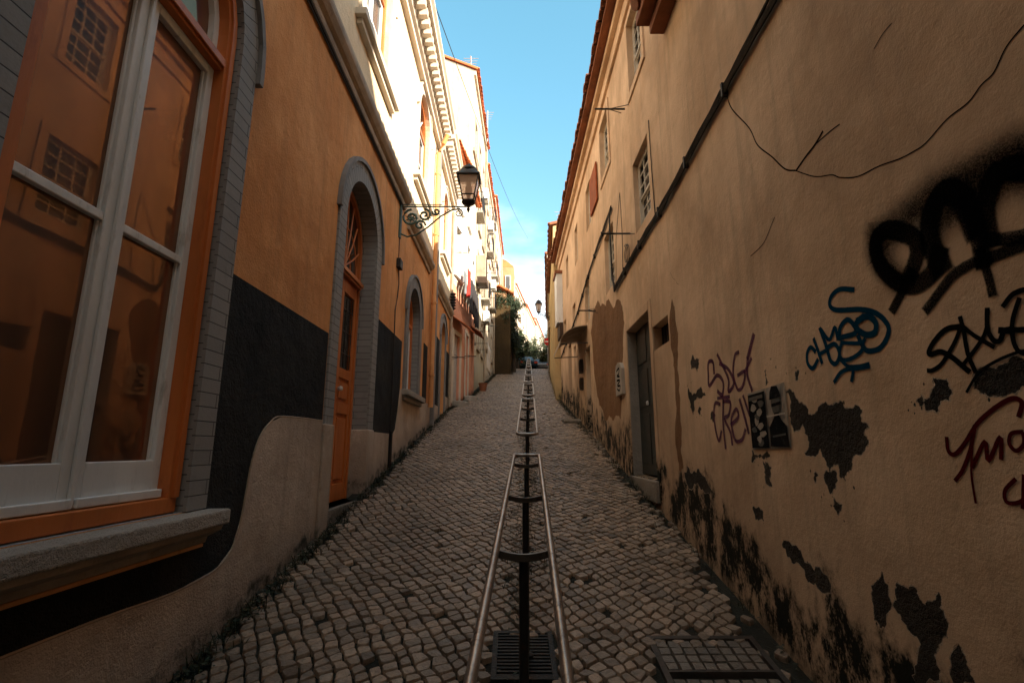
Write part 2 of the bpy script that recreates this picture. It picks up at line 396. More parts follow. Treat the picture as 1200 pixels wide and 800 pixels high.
STROKES = {'BLACK_BIG':[(0.078,[(2.072,0.719),(2.017,0.784),(2.013,0.858),(2.084,0.923),(2.167,0.964),(2.236,0.932),(2.224,0.822),(2.151,0.722),(2.053,0.67),(1.96,0.689),(1.916,0.745)]),(0.044,[(2.064,0.725),(2.119,0.667),(2.188,0.605)]),(0.041,[(2.009,0.556),(1.923,0.614),(1.867,0.647),(1.78,0.663),(1.672,0.657),(1.568,0.657)]),(0.092,[(1.914,0.708),(1.938,0.817),(1.917,0.918),(1.836,0.982),(1.772,0.917),(1.744,0.793)]),(0.061,[(1.749,0.897),(1.738,0.757),(1.737,0.659)]),(0.032,[(1.739,0.692),(1.729,0.6),(1.726,0.536)]),(0.078,[(1.699,0.724),(1.692,0.835),(1.622,0.936),(1.538,0.903)]),(0.044,[(1.699,0.724),(1.64,0.699),(1.57,0.684),(1.514,0.688)])],'BLACK_HAZE':[(0.173,[(2.187,0.932),(2.025,0.97),(1.865,0.993),(1.715,0.973),(1.601,0.964),(1.509,0.94)]),(0.176,[(1.865,0.893),(1.728,0.911),(1.594,0.92),(1.512,0.895)]),(0.125,[(2.221,0.968),(2.241,0.871),(2.149,0.735)])],'TEAL':[(0.024,[(2.43,0.768),(2.522,0.8),(2.594,0.789),(2.624,0.748),(2.576,0.704),(2.401,0.659),(2.296,0.611),(2.238,0.544),(2.247,0.495),(2.306,0.45),(2.385,0.451),(2.418,0.485),(2.438,0.53)]),(0.023,[(2.805,0.531),(2.841,0.558),(2.881,0.529),(2.886,0.474),(2.845,0.439),(2.791,0.474)]),(0.022,[(2.799,0.593),(2.774,0.525),(2.755,0.46)]),(0.02,[(2.771,0.505),(2.7,0.515)]),(0.023,[(2.731,0.637),(2.696,0.533),(2.676,0.454),(2.633,0.432),(2.595,0.477),(2.624,0.533),(2.697,0.526)]),(0.02,[(2.72,0.63),(2.663,0.564),(2.606,0.619),(2.595,0.557)]),(0.024,[(2.579,0.554),(2.562,0.608),(2.501,0.633),(2.46,0.598),(2.454,0.555),(2.573,0.556)]),(0.018,[(2.567,0.529),(2.435,0.499),(2.398,0.508)]),(0.029,[(2.422,0.61),(2.352,0.612),(2.308,0.571),(2.322,0.528),(2.379,0.528),(2.431,0.563),(2.44,0.597),(2.39,0.616)]),(0.02,[(2.567,0.529),(2.595,0.477),(2.574,0.441),(2.499,0.438),(2.428,0.46),(2.41,0.497)]),(0.019,[(2.595,0.448),(2.54,0.396)]),(0.027,[(2.54,0.396),(2.469,0.385),(2.399,0.384)]),(0.02,[(2.663,0.342),(2.597,0.383),(2.51,0.384),(2.527,0.331)])],'BLACK_TAG':[(0.02,[(1.884,0.449),(1.941,0.452),(2.001,0.42),(2.037,0.385),(2.032,0.37),(1.984,0.372),(1.938,0.344),(1.877,0.281)]),(0.016,[(1.876,0.445),(1.898,0.412),(1.935,0.371),(1.987,0.325),(2.031,0.307),(2.055,0.308)]),(0.017,[(1.869,0.478),(1.865,0.426),(1.865,0.342),(1.849,0.277)]),(0.015,[(1.871,0.454),(1.828,0.405),(1.763,0.35)]),(0.014,[(1.889,0.309),(1.834,0.351),(1.792,0.389),(1.772,0.42)]),(0.017,[(1.757,0.48),(1.769,0.419),(1.758,0.374),(1.734,0.364),(1.707,0.395),(1.665,0.387),(1.603,0.373)]),(0.02,[(1.722,0.398),(1.684,0.387)]),(0.016,[(1.694,0.48),(1.659,0.506),(1.62,0.511),(1.577,0.496)]),(0.015,[(1.64,0.483),(1.673,0.425),(1.686,0.366),(1.675,0.316),(1.628,0.296)]),(0.01,[(1.896,0.206),(1.834,0.267),(1.763,0.296),(1.68,0.313),(1.616,0.312)])],'RED':[(0.016,[(2.023,0.036),(2.025,-0.01),(1.997,-0.022),(1.942,0.022),(1.879,0.088),(1.801,0.137),(1.733,0.164),(1.701,0.149),(1.718,0.108)]),(0.015,[(1.892,0.076),(1.926,-0.003),(1.974,-0.078),(2.013,-0.117)]),(0.009,[(1.917,0.003),(1.94,-0.089),(1.944,-0.192)]),(0.015,[(1.928,-0.064),(1.861,0.024),(1.862,-0.044),(1.8,0.038),(1.811,-0.032)]),(0.013,[(1.721,0.053),(1.758,0.048),(1.771,0.014),(1.751,-0.008),(1.721,0.014),(1.717,0.047)]),(0.013,[(1.777,-0.104),(1.818,-0.14),(1.823,-0.177),(1.787,-0.179),(1.736,-0.155)]),(0.014,[(1.742,-0.091),(1.766,-0.19)])],'PURPLE':[(0.029,[(4.239,0.619),(4.249,0.71),(4.346,0.718),(4.367,0.621),(4.365,0.522),(4.184,0.587),(4.074,0.518),(4.109,0.421),(4.192,0.454)]),(0.027,[(4.139,0.748),(4.07,0.665),(3.968,0.527),(3.988,0.432),(3.878,0.485),(3.953,0.6),(4.107,0.671)]),(0.024,[(3.752,0.7),(3.823,0.683),(3.875,0.551),(3.816,0.427),(3.719,0.458),(3.679,0.544),(3.794,0.533)]),(0.035,[(3.497,0.768),(3.607,0.638)]),(0.026,[(3.616,0.625),(3.644,0.518),(3.596,0.403)]),(0.023,[(3.679,0.544),(3.564,0.616)]),(0.027,[(4.174,0.35),(4.263,0.366),(4.308,0.29),(4.305,0.163),(4.254,0.06),(4.189,0.128)]),(0.027,[(4.101,0.367),(4.139,0.187),(4.131,0.007)]),(0.026,[(4.101,0.367),(3.97,0.348),(4.017,0.255),(4.103,0.23),(4.016,0.123),(4.0,0.035)]),(0.025,[(3.987,0.18),(3.85,0.23),(3.878,0.289),(3.981,0.209),(3.942,0.063),(3.827,0.061),(3.756,0.128)]),(0.026,[(3.8,0.347),(3.746,0.224),(3.707,0.113)]),(0.023,[(3.737,0.369),(3.667,0.233)]),(0.022,[(4.203,0.4),(3.978,0.393)])],'CRACK':[(0.014,[(3.545,2.712),(3.484,2.546),(3.261,2.232),(3.172,2.039),(3.011,1.85),(2.885,1.691),(2.782,1.62)]),(0.009,[(2.782,1.62),(2.609,1.482),(2.468,1.412),(2.407,1.362),(2.287,1.299),(2.144,1.27),(2.02,1.233),(1.949,1.221),(1.882,1.218),(1.771,1.249),(1.675,1.252),(1.617,1.278),(1.565,1.288),(1.507,1.341),(1.436,1.366)]),(0.022,[(2.765,1.615),(2.661,1.64),(2.573,1.654),(2.495,1.682)]),(0.01,[(2.573,1.654),(2.442,1.646),(2.357,1.633)]),(0.009,[(3.422,1.329),(3.231,1.346),(3.099,1.427),(3.061,1.45)]),(0.007,[(2.058,1.822),(1.997,1.845),(1.943,1.848)])]}
PATCHES = {'DARK':[[(3.152,0.339),(3.066,0.33),(3.028,0.263),(2.953,0.235),(2.908,0.178),(2.843,0.221),(2.705,0.22),(2.637,0.239),(2.57,0.195),(2.487,0.179),(2.512,0.126),(2.457,0.096),(2.498,0.061),(2.472,0.025),(2.531,-0.029),(2.606,-0.049),(2.65,-0.115),(2.682,-0.164),(2.725,-0.147),(2.727,-0.08),(2.808,-0.112),(2.832,-0.063),(2.863,-0.002),(2.935,-0.044),(3.027,-0.024),(2.967,0.03),(3.004,0.084),(3.013,0.14),(3.104,0.099),(3.137,0.145),(3.121,0.225)],[(2.81,-0.122),(2.745,-0.129),(2.772,-0.179),(2.825,-0.237),(2.857,-0.185),(2.868,-0.155)],[(2.796,-0.254),(2.738,-0.281),(2.781,-0.338),(2.813,-0.299)],[(2.041,0.277),(2.002,0.264),(1.966,0.219),(1.983,0.18),(2.023,0.184),(2.051,0.14),(2.106,0.152),(2.101,0.199),(2.063,0.218)],[(2.136,0.202),(2.111,0.223),(2.108,0.183),(2.133,0.17)],[(2.94,-0.128),(2.916,-0.147),(2.956,-0.191),(2.959,-0.16)],[(1.867,0.247),(1.769,0.27),(1.667,0.285),(1.613,0.284),(1.63,0.2),(1.689,0.202),(1.717,0.182),(1.828,0.194),(1.868,0.213)],[(2.561,-0.61),(2.505,-0.548),(2.475,-0.603),(2.522,-0.779),(2.57,-0.807),(2.597,-0.732)],[(2.419,-0.576),(2.307,-0.575),(2.266,-0.627),(2.186,-0.557),(2.174,-0.648),(2.229,-0.759),(2.241,-0.858),(2.334,-0.953),(2.391,-0.977),(2.327,-0.793),(2.396,-0.74),(2.461,-0.68)],[(3.397,-0.59),(3.153,-0.645),(2.919,-0.711),(2.956,-0.753),(3.141,-0.748),(3.3,-0.675)],[(3.54,-0.084),(3.445,-0.124),(3.45,-0.248),(3.53,-0.212)],[(2.131,-0.726),(2.11,-0.763),(2.084,-0.838),(2.19,-0.906),(2.191,-0.838)],[(3.759,-0.403),(3.616,-0.409),(3.609,-0.481),(3.727,-0.486)],[(4.725,0.854),(4.562,0.789),(4.635,0.677),(4.776,0.734)],[(4.892,0.566),(4.802,0.484),(4.567,0.537),(4.469,0.45),(4.751,0.434),(4.813,0.306),(4.876,0.436)],[(4.346,0.308),(4.291,0.273),(4.343,0.22),(4.403,0.239)],[(3.509,-0.089),(3.432,-0.117),(3.478,-0.192),(3.537,-0.158)],[(3.031,0.443),(2.992,0.451),(3.015,0.389),(3.034,0.397)],[(4.651,0.364),(4.595,0.334),(4.63,0.303),(4.684,0.323)],[(3.689,-0.014),(3.468,-0.019),(3.437,-0.056),(3.518,-0.07),(3.64,-0.059),(3.711,-0.094)],[(3.398,0.509),(3.368,0.511),(3.377,0.416),(3.4,0.406)],[(5.181,-0.232),(4.893,-0.201),(4.659,-0.241),(4.503,-0.343),(4.775,-0.347),(4.919,-0.324),(5.087,-0.37)]],'BROWN':[[(10.229,2.825),(9.67,2.845),(9.113,2.611),(8.632,2.562),(7.665,2.235),(7.482,1.837),(7.713,1.315),(7.777,0.835),(8.039,0.443),(8.828,0.528),(9.763,0.768),(10.144,0.991),(10.553,2.061),(10.719,2.415)],[(5.195,1.542),(5.132,1.365),(5.153,0.879),(5.148,0.677),(5.188,0.116),(5.2,-0.193),(5.335,-0.222),(5.391,0.121),(5.288,0.695),(5.281,0.927),(5.308,1.411)]]}
# ------------------------------------------------------------------ generic house shell
def shell(mb, F, y0, y1, zb, zt, D, rise, mi=0):
    """gable ends and back of a house whose facade sheet is built separately"""
    prof = [(0, zb), (0, zt), (-D/2, zt+rise), (-D, zt), (-D, zb)]
    for y in (y0, y1): mb.add([F(y, z, d) for d, z in prof], [(0,1,2,3,4)], mi)
    mb.add([F(y0, zb, -D), F(y1, zb, -D), F(y1, zt, -D), F(y0, zt, -D)], [(0,1,2,3)], mi)
    return mb
def tiled_roof(mb, F, y0, y1, zt, D, rise, ov=.25, pitch=.21, front=True):
    """slab with barrel tiles running down to a scalloped eave"""
    ry0, ry1 = y0-.08, y1+.08
    sl = rise/(D/2); d1 = ov; z1 = zt-ov*sl; dm = -D/2; zm = zt+rise
    for (a, za, b, zb_) in ((d1, z1, dm, zm), (-D-ov, z1, dm, zm)):
        vs = [F(y, z+t, d) for y in (ry0, ry1) for d, z in ((a, za), (b, zb_)) for t in (.02, .08)]
        mb.add(vs, [(0,1,3,2),(4,6,7,5),(0,4,5,1),(2,3,7,6),(0,2,6,4),(1,5,7,3)], 0)
    n = int((ry1-ry0)/pitch); k = 6
    for i in range(n+1):
        yc = ry0 + (i+.5)*(ry1-ry0)/(n+1); r = (ry1-ry0)/(n+1)*.5; jd = random.uniform(-.02, .02)
        vs = []
        for d, z in ((d1+.06+jd, z1+.075-.06*sl), (dm, zm+.08)):
            vs += [F(yc+r*math.cos(PI*j/k), z+r*.75*math.sin(PI*j/k), d) for j in range(k+1)]
            vs += [F(yc+r*.8*math.cos(PI*j/k), z+r*.5*math.sin(PI*j/k)-.005, d) for j in range(k+1)]
        m_ = k+1
        fs = [(j, j+1, 2*m_+j+1, 2*m_+j) for j in range(k)] + [(m_+j, m_+j+1, 3*m_+j+1, 3*m_+j) for j in range(k)] + [(j, j+1, m_+j+1, m_+j) for j in range(k)]
        mb.add(vs, fs, 0)
    return mb
def sash_window(root, F, y0, y1, z0, z1, rev, glassm='far_glass', frame='cream_paint', surround=None, open_=.0, cols=2, rows=2, sill=None, small=False):
    """two hung sashes of small panes set into the opening"""
    w = MB(); yc = (y0+y1)/2; zc = z0+(z1-z0)*.46; t = .035; dd = -rev
    fbox(w, F, y0, y0+t, z0, z1, dd-.03, dd+.03); fbox(w, F, y1-t, y1, z0, z1, dd-.03, dd+.03)
    fbox(w, F, y0+t, y1-t, z1-t, z1, dd-.03, dd+.03); fbox(w, F, y0+t, y1-t, z0, z0+t, dd-.03, dd+.03)
    win = w.build('window', frame, root)
    for k, (a, b, do) in enumerate(((z0+t, zc, -.012), (zc, z1-t, .012))):
        s = MB(); q = .028
        fbox(s, F, y0+t, y1-t, a, a+q, dd+do-.012, dd+do+.012); fbox(s, F, y0+t, y1-t, b-q, b, dd+do-.012, dd+do+.012)
        for c in range(cols+1):
            y = lerp(y0+t, y1-t-q, c/cols) if c in (0, cols) else lerp(y0+t, y1-t, c/cols)-.009
            fbox(s, F, y, y+(q if c in (0, cols) else .018), a+q, b-q, dd+do-.010, dd+do+.010)
        for r_ in range(1, rows):
            z = lerp(a, b, r_/rows); fbox(s, F, y0+t+q, y1-t-q, z-.009, z+.009, dd+do-.008, dd+do+.008)
        s.build('sash', frame, win)
    p = MB(); p.add([F(y0, z0, dd-.016), F(y1, z0, dd-.016), F(y1, z1, dd-.016), F(y0, z1, dd-.016)], [(0,1,2,3)])
    p.build('pane', glassm, win)
    if sill:
        s = MB(); fbox(s, F, y0-.08, y1+.08, z0-.07, z0-.005, -.02, .07); s.build('sill', sill, win, bevel=.006)
    if surround:
        s = MB(); a = .10
        for (b0, b1, c0, c1) in ((y0-a, y0, z0-a, z1+a), (y1, y1+a, z0-a, z1+a), (y0, y1, z1, z1+a), (y0, y1, z0-a, z0)):
            fbox(s, F, b0, b1, c0, c1, .0, .022)
        s.build('surround', surround, win)
    return win

# ================================================================== SKY, SUN, CAMERA
W = bpy.data.worlds.new('World'); scn.world = W; W.use_nodes = True
wt = W.node_tree; bg = wt.nodes['Background']; q = N(wt)
EL, AZ = math.radians(25), math.atan2(.80, -.60)        # azimuth clockwise from +Y: from behind the camera's right shoulder
sky = q.n('ShaderNodeTexSky', sky_type='NISHITA'); sky.sun_disc = False; sky.sun_elevation = EL; sky.sun_rotation = AZ
sky.altitude = 50; sky.air_density = 1.0; sky.dust_density = .6; sky.ozone_density = 1.6
gc = q.n('ShaderNodeTexCoord').outputs['Generated']
sep = q.n('ShaderNodeSeparateXYZ'); wt.links.new(gc, sep.inputs[0])
el = q.ramp(sep.outputs[2], .02, .75)
tint = q.mix(el, (1.0, 1.05, .95), (.68, 1.20, 1.0))
skyc = q.mix(1.0, sky.outputs[0], tint, 'MULTIPLY')
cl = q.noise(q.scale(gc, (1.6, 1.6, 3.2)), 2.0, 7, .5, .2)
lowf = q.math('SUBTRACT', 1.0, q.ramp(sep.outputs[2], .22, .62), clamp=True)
back = q.ramp(q.math('MULTIPLY', sep.outputs[1], -1.0), -.15, .35)       # added cloud bank behind the viewer, out of view, to brighten and warm ambient light
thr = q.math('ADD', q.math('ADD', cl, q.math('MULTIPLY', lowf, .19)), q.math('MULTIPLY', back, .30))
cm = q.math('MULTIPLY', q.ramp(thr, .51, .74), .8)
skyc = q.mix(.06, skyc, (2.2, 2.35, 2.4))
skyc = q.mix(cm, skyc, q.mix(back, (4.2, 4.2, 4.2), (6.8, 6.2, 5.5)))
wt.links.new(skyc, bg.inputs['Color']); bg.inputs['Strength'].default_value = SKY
L = bpy.data.lights.new('sun', 'SUN'); L.energy = SUN; L.angle = math.radians(.5); L.color = (1.0, .86, .68)
so = bpy.data.objects.new('sun', L); COL.objects.link(so)
sd = Vector((math.cos(EL)*.80, -math.cos(EL)*.60, math.sin(EL)))
so.rotation_euler = sd.to_track_quat('Z', 'Y').to_euler()
cam = bpy.data.cameras.new('camera'); cam.lens = 18; cam.sensor_width = 36; cam.clip_end = 2000; cam.clip_start = .05
co = bpy.data.objects.new('camera', cam); COL.objects.link(co); co.location = (0, 0, 0)
co.rotation_euler = (PI/2+math.atan(125/600), 0, 0); scn.camera = co
vs_ = scn.view_settings; vs_.view_transform = 'Standard'; vs_.look = 'None'; vs_.gamma = 1; vs_.use_curve_mapping = False; vs_.exposure = EXPO
scn.render.engine = 'CYCLES'; scn.cycles.max_bounces = 7; scn.cycles.diffuse_bounces = 4; scn.cycles.glossy_bounces = 3; scn.cycles.use_denoising = True
scn.cycles.sample_clamp_indirect = 10

# ================================================================== GROUND
mb = MB(); ys = [-400, -60, -20, -6] + list(range(-4, 44, 2)) + [44, 46, 50, 60, 90, 150, 400, 900]
for y in ys:
    z = gz(y) if y > -30 else gz(-30)-.02*(-30-y)
    mb.v += [(-600, y, z-.13), (600, y, z-.13)]
mb.f = [(2*i, 2*i+1, 2*i+3, 2*i+2) for i in range(len(ys)-1)]; mb.m = [0]*len(mb.f)
structure(mb.build('ground', 'gravel_ground'))
mb = MB(); ys = [-7+k*.5 for k in range(0, 200)]
for y in ys: mb.v += [(XL(y)-.12, y, gz(y)-.028), (XR(y)+.12, y, gz(y)-.028)]
mb.f = [(2*i, 2*i+1, 2*i+3, 2*i+2) for i in range(len(ys)-1)]; mb.m = [0]*len(mb.f)
structure(mb.build('roadbed', 'soil'))

railx = lambda y: -.03+.034*y
# cobblestones: a skewed, warped lattice whose shared corners are jittered, every stone domed on its own
def cobbles():
    s = .088; a = math.radians(33); ca, sa = math.cos(a), math.sin(a)
    R_ = 620; V = {}
    def corner(i, j):
        k = (i, j)
        if k not in V:
            u, v = i*s, j*s*.92
            u += .05*math.sin(v*1.7+.6)+.035*math.sin(v*.63); v += .05*math.sin(u*1.3+1)+.03*math.sin(u*3.1+v)
            x, y = u*ca - v*sa, u*sa + v*ca
            V[k] = (x + random.uniform(-.016, .016), y + 17 + random.uniform(-.018, .018))
        return V[k]
    vs = []; fs = []; cs = []; 
    for i in range(-300, 301):
        for j in range(-330, 331):
            u, v = (i+.5)*s, (j+.5)*s*.92; x, y = u*ca-v*sa, u*sa+v*ca+17
            if not (-1.6 < y < 41.5) or not (XL(y)-.02 < x < XR(y)+.02): continue
            if .85 < x < 1.55 and 3.0 < y < 3.60: continue
            if abs(x-.07) < .20 and 3.16 < y < 3.68: continue
            if 1.22 < x < 1.72 and 12.45 < y < 12.9: continue
            edge = min(x-XL(y), XR(y)-x)
            if random.random() < (.75 if edge < .08 else .3 if edge < .17 else .012): continue
            q4 = [corner(i, j), corner(i+1, j), corner(i+1, j+1), corner(i, j+1)]
            cx = sum(p[0] for p in q4)/4; cy = sum(p[1] for p in q4)/4
            gap = random.uniform(.80, .90); h = random.gauss(0, .003); tx, ty = random.gauss(0, .03), random.gauss(0, .03)
            near = y < 12
            base = random.uniform(.62, 1.3); w = random.random()
            c = (.27*base*(1+.08*w), .205*base, .150*base*(1-.08*w), 1)
            if random.random() < .06: c = tuple(x_*.6 for x_ in c[:3])+(1,)
            # crown of each stone: eight-sided outline so corners read rounded
            out = []
            for k in range(4):
                p, n_, pr = q4[k], q4[(k+1) % 4], q4[k-1]
                f1 = random.uniform(.08, .2)
                out.append((lerp(p[0], pr[0], f1), lerp(p[1], pr[1], f1))); out.append((lerp(p[0], n_[0], f1), lerp(p[1], n_[1], f1)))
            o = len(vs)
            rings = ((gap, -.03), (gap*.99, -.003), (gap*.91, .0025), (gap*.5, .0035)) if near else ((gap, -.03), (gap*.95, .001), (gap*.5, .004))
            for g, dz in rings:
                for (px_, py_) in out:
                    X = cx+(px_-cx)*g; Y = cy+(py_-cy)*g
                    vs.append((X, Y, gz(Y)+h+dz+(X-cx)*tx+(Y-cy)*ty + (random.uniform(-.0015, .0015) if dz > -.02 else 0))); cs.append(c)
            for r_ in range(len(rings)-1):
                for k in range(8): fs.append((o+r_*8+k, o+r_*8+(k+1) % 8, o+(r_+1)*8+(k+1) % 8, o+(r_+1)*8+k))
            fs.append(tuple(o+(len(rings)-1)*8+k for k in range(8)))
    mb = MB(); mb.v = vs; mb.f = fs; mb.m = [0]*len(fs); mb.col = cs
    structure(mb.build('cobblestone_road', 'cobble', smooth=True))
cobbles()
# far level stretch of road beyond the crest
mb = MB(); ys = list(range(41, 96, 3))
for y in ys: mb.v += [(XL(y)-.1, y, gz(y)-.012), (XR(y)+.1, y, gz(y)-.012)]
mb.f = [(2*i, 2*i+1, 2*i+3, 2*i+2) for i in range(len(ys)-1)]; mb.m = [0]*len(mb.f)
structure(mb.build('upper_road', 'stone_step'))

# weeds: blades and small leaves crowded along the walls and between the handrail posts
def weeds(name, spots, label, hgt=.09):
    mb = MB(); cs = []
    for (x, y, k, spread) in spots:
        for _ in range(k):
            X = x+random.gauss(0, spread); Y = y+random.gauss(0, .09); z = gz(Y)-.012
            if not (XL(Y)+.005 < X < XR(Y)-.005): continue
            g = random.uniform(.5, 1.3); c = (.022*g*random.uniform(.7, 1.7), .028*g, .010*g, 1)
            if random.random() < .16:
                h = hgt*random.uniform(.3, 1.2); a = random.uniform(0, 2*PI); w = .0035; lx, ly = random.gauss(0, .03), random.gauss(0, .03)
                dx, dy = math.cos(a)*w, math.sin(a)*w
                mb.add([(X-dx, Y-dy, z), (X+dx, Y+dy, z), (X+lx*.5+dx*.7, Y+ly*.5+dy*.7, z+h*.6), (X+lx*.5-dx*.7, Y+ly*.5-dy*.7, z+h*.6), (X+lx, Y+ly, z+h)], [(0,1,2,3), (3,2,4)]); n = 5
            else:
                r = random.uniform(.008, .02); zz = z+random.uniform(.005, hgt*.5); a = random.uniform(0, 2*PI); b = random.uniform(-.6, .6); 
                e1 = Vector((math.cos(a), math.sin(a), b*.6))*r; e2 = Vector((-math.sin(a), math.cos(a), random.uniform(-.5, .5)))*r*.6
                p = Vector((X, Y, zz)); mb.add([p-e1, p+e2*.9, p+e1, p-e2*.9], [(0,1,2,3)]); n = 4
            cs += [c]*n
    mb.col = cs; tag(mb.build(name, 'leaf'), label, 'weeds', kind='stuff')
sp = []
y = 1.2
while y < 34:
    d = random.random()
    if random.random() < .9: sp.append((XL(y)+.05+random.random()*.05, y, int(80*(.3+d)), .045))
    if random.random() < .25: sp.append((XL(y)+.14, y, 50, .05))
    y += .10
weeds('wall_foot_weeds', sp, 'dark green weeds and moss in a ragged line along the foot of the left houses')
sp = []; y = 1.6
while y < 36:
    if y > 5.5 and random.random() < .85: sp.append((XR(y)-.05-random.random()*.06, y, int(16+22*random.random()*(2 if 13 < y < 22 else 1)), .05))
    elif random.random() < .45: sp.append((XR(y)-.04, y, 12, .02))
    y += .11
weeds('wall_foot_weeds', sp, 'sparse grass and weeds at the foot of the graffitied wall, thicker further up the hill', .11)
sp = []; y = 2.0
while y < 38:
    if not 3.1 < y < 3.75: sp.append((railx(y)+random.gauss(0, .07), y, int(20+50*random.random()), .055))
    y += .09
weeds('median_weeds', sp, 'creeping weeds growing between the stones under the central handrail', .06)

# ================================================================== HANDRAILS
def handrail(y0, y1, za, zb, posts, label, first=False):
    root = thing('handrail', (railx(y0), y0, gz(y0)), label, 'handrail', 'handrail sections up the middle of the street')
    zr = lambda y: lerp(za, zb, (y-y0)/(y1-y0)); w = .12; r = .0165; rc = .05
    pts = []
    def cornerp(cx, cy, a0):
        for k in range(5):
            a = a0+PI/2*k/4; X = cx+rc*math.cos(a); Y = cy+rc*math.sin(a); pts.append((X+railx(Y), Y, zr(Y)))
    n = 6
    for k in range(n+1): Y = lerp(y0+rc, y1-rc, k/n); pts.append((w+railx(Y), Y, zr(Y)))
    cornerp(w-rc, y1-rc, 0); cornerp(-w+rc, y1-rc, PI/2)
    for k in range(n+1): Y = lerp(y1-rc, y0+rc, k/n); pts.append((-w+railx(Y), Y, zr(Y)))
    cornerp(-w+rc, y0+rc, PI); cornerp(w-rc, y0+rc, 3*PI/2)
    q_ = [pts[0]]
    for p in pts[1:]:
        if math.dist(p, q_[-1]) > .004: q_.append(p)
    MB().tube(q_, r, 12, closed=True).build('rail', 'steel_rail', root, smooth=True)
    for Y in posts:
        X = railx(Y); z = zr(Y); zg = gz(Y)-.02
        MB().tube([(X, Y, zg), (X, Y, z-.045)], .021, 14).lathe(X, Y, [(.045, zg+.012), (.045, zg+.03), (.024, zg+.04)], 14).build('post', 'dark_iron', root, smooth=True)
        b = MB(); m_ = 12; vs = []
        for k in range(m_+1):
            t = -1+2*k/m_; dz = -.016*(1-t*t)-.004
            for dy in (-.011, .011):
                for tz in (0, -.030): vs.append((X+t*(w-.006), Y+dy-.02*(1-t*t), z+dz+tz))
        fs = []
        for k in range(m_):
            o = 4*k; fs += [(o, o+2, o+6, o+4), (o+1, o+5, o+7, o+3), (o, o+4, o+5, o+1), (o+2, o+3, o+7, o+6)]
        fs += [(0, 1, 3, 2), (4*m_, 4*m_+2, 4*m_+3, 4*m_+1)]
        b.add(vs, fs).build('crossbar', 'worn_iron', root)
    return root
handrail(.80, 5.03, -.64, -.065, [1.30, 2.37, 3.40, 4.62], 'nearest double steel handrail section, running out of the picture over a drain grate')
secs = [(6.06, 9.9), (10.65, 13.7), (14.5, 17.3), (18.0, 21.0), (21.8, 24.8), (25.6, 28.6), (29.4, 32.4), (33.2, 36.2), (37.0, 40.0)]
ords = ['second', 'third', 'fourth', 'fifth', 'sixth', 'seventh', 'eighth', 'ninth', 'farthest, tenth']
for (a, b), o_ in zip(secs, ords):
    n = 4 if b-a > 3.5 else 3
    handrail(a, b, gz(a)+.85, gz(b)+.85, [lerp(a+.12, b-.12, k/(n-1)) for k in range(n)], f'{o_} double steel handrail section counted up the hill from the camera, on the cobbles')

# drain grate under the first handrail
root = thing('drain_grate', (.07, 3.42, gz(3.42)-.02), 'dark slotted cast iron drain grate set in the cobbles under the nearest handrail', 'drain grate')
T = lambda x, y, z: (x, y, gz(y)+z)
b = MB(); X0, X1, Y0, Y1 = -.12, .26, 3.18, 3.66
for (a0, a1, c0, c1) in ((X0, X0+.03, Y0, Y1), (X1-.03, X1, Y0, Y1), (X0+.03, X1-.03, Y0, Y0+.03), (X0+.03, X1-.03, Y1-.03, Y1), (.055, .085, Y0+.03, Y1-.03)): b.box(a0, a1, c0, c1, -.03, .004)
b.build('frame', 'cast_iron', root, T=T)
b = MB()
for k in range(13):
    y = Y0+.045+k*.0325
    for a0, a1 in ((X0+.032, .053), (.087, X1-.032)): b.box(a0, a1, y-.008, y+.008, -.028, 0)
b.build('bars', 'cast_iron', root, T=T)
# inlaid access cover at the right
root = thing('access_cover', (1.2, 3.3, gz(3.3)-.02), 'rectangular access cover inlaid with small paving stones in a dark metal frame, lower right', 'access cover')
b = MB()
for (a0, a1, c0, c1) in ((.86, .895, 3.0, 3.60), (1.505, 1.54, 3.0, 3.60), (.895, 1.505, 3.565, 3.60), (.895, 1.505, 3.0, 3.035), (.895, 1.505, 3.24, 3.26)): b.box(a0, a1, c0, c1, -.03, .006)
b.build('frame', 'worn_iron', root, T=T)
for lo_, hi_ in ((3.0, 3.24), (3.24, 3.7)):
    b = MB(); cs = []
    for i in range(8):
        for j in range(7):
            xx = .935+i*.075; yy = 3.085+j*.073
            if 3.2 < yy < 3.28 or not lo_ < yy < hi_: continue
            e = .033; j4 = [(random.uniform(-.005, .005), random.uniform(-.005, .005)) for _ in range(4)]; s = [(-e, -e), (e, -e), (e, e), (-e, e)]; h = random.uniform(-.004, .002)
            lo = [(xx+s[k][0]+j4[k][0], yy+s[k][1]+j4[k][1], -.03) for k in range(4)]; hi = [(x*.9+xx*.1, y_*.9+yy*.1, h) for x, y_, _ in lo]
            b.add(lo+hi, [(0,1,5,4),(1,2,6,5),(2,3,7,6),(3,0,4,7),(4,5,6,7)]); g = random.uniform(.6, 1.0); cs += [(.19*g, .16*g, .13*g, 1)]*8
    b.col = cs; b.build('stone_inlay', 'cobble', root, T=T)
b = MB().box(1.26, 1.68, 12.48, 12.86, -.04, .05); tag(b.build('stone_slab', 'stone_step', T=T, bevel=.01), 'low dark stone slab in front of the narrow door on the right', 'stone slab')

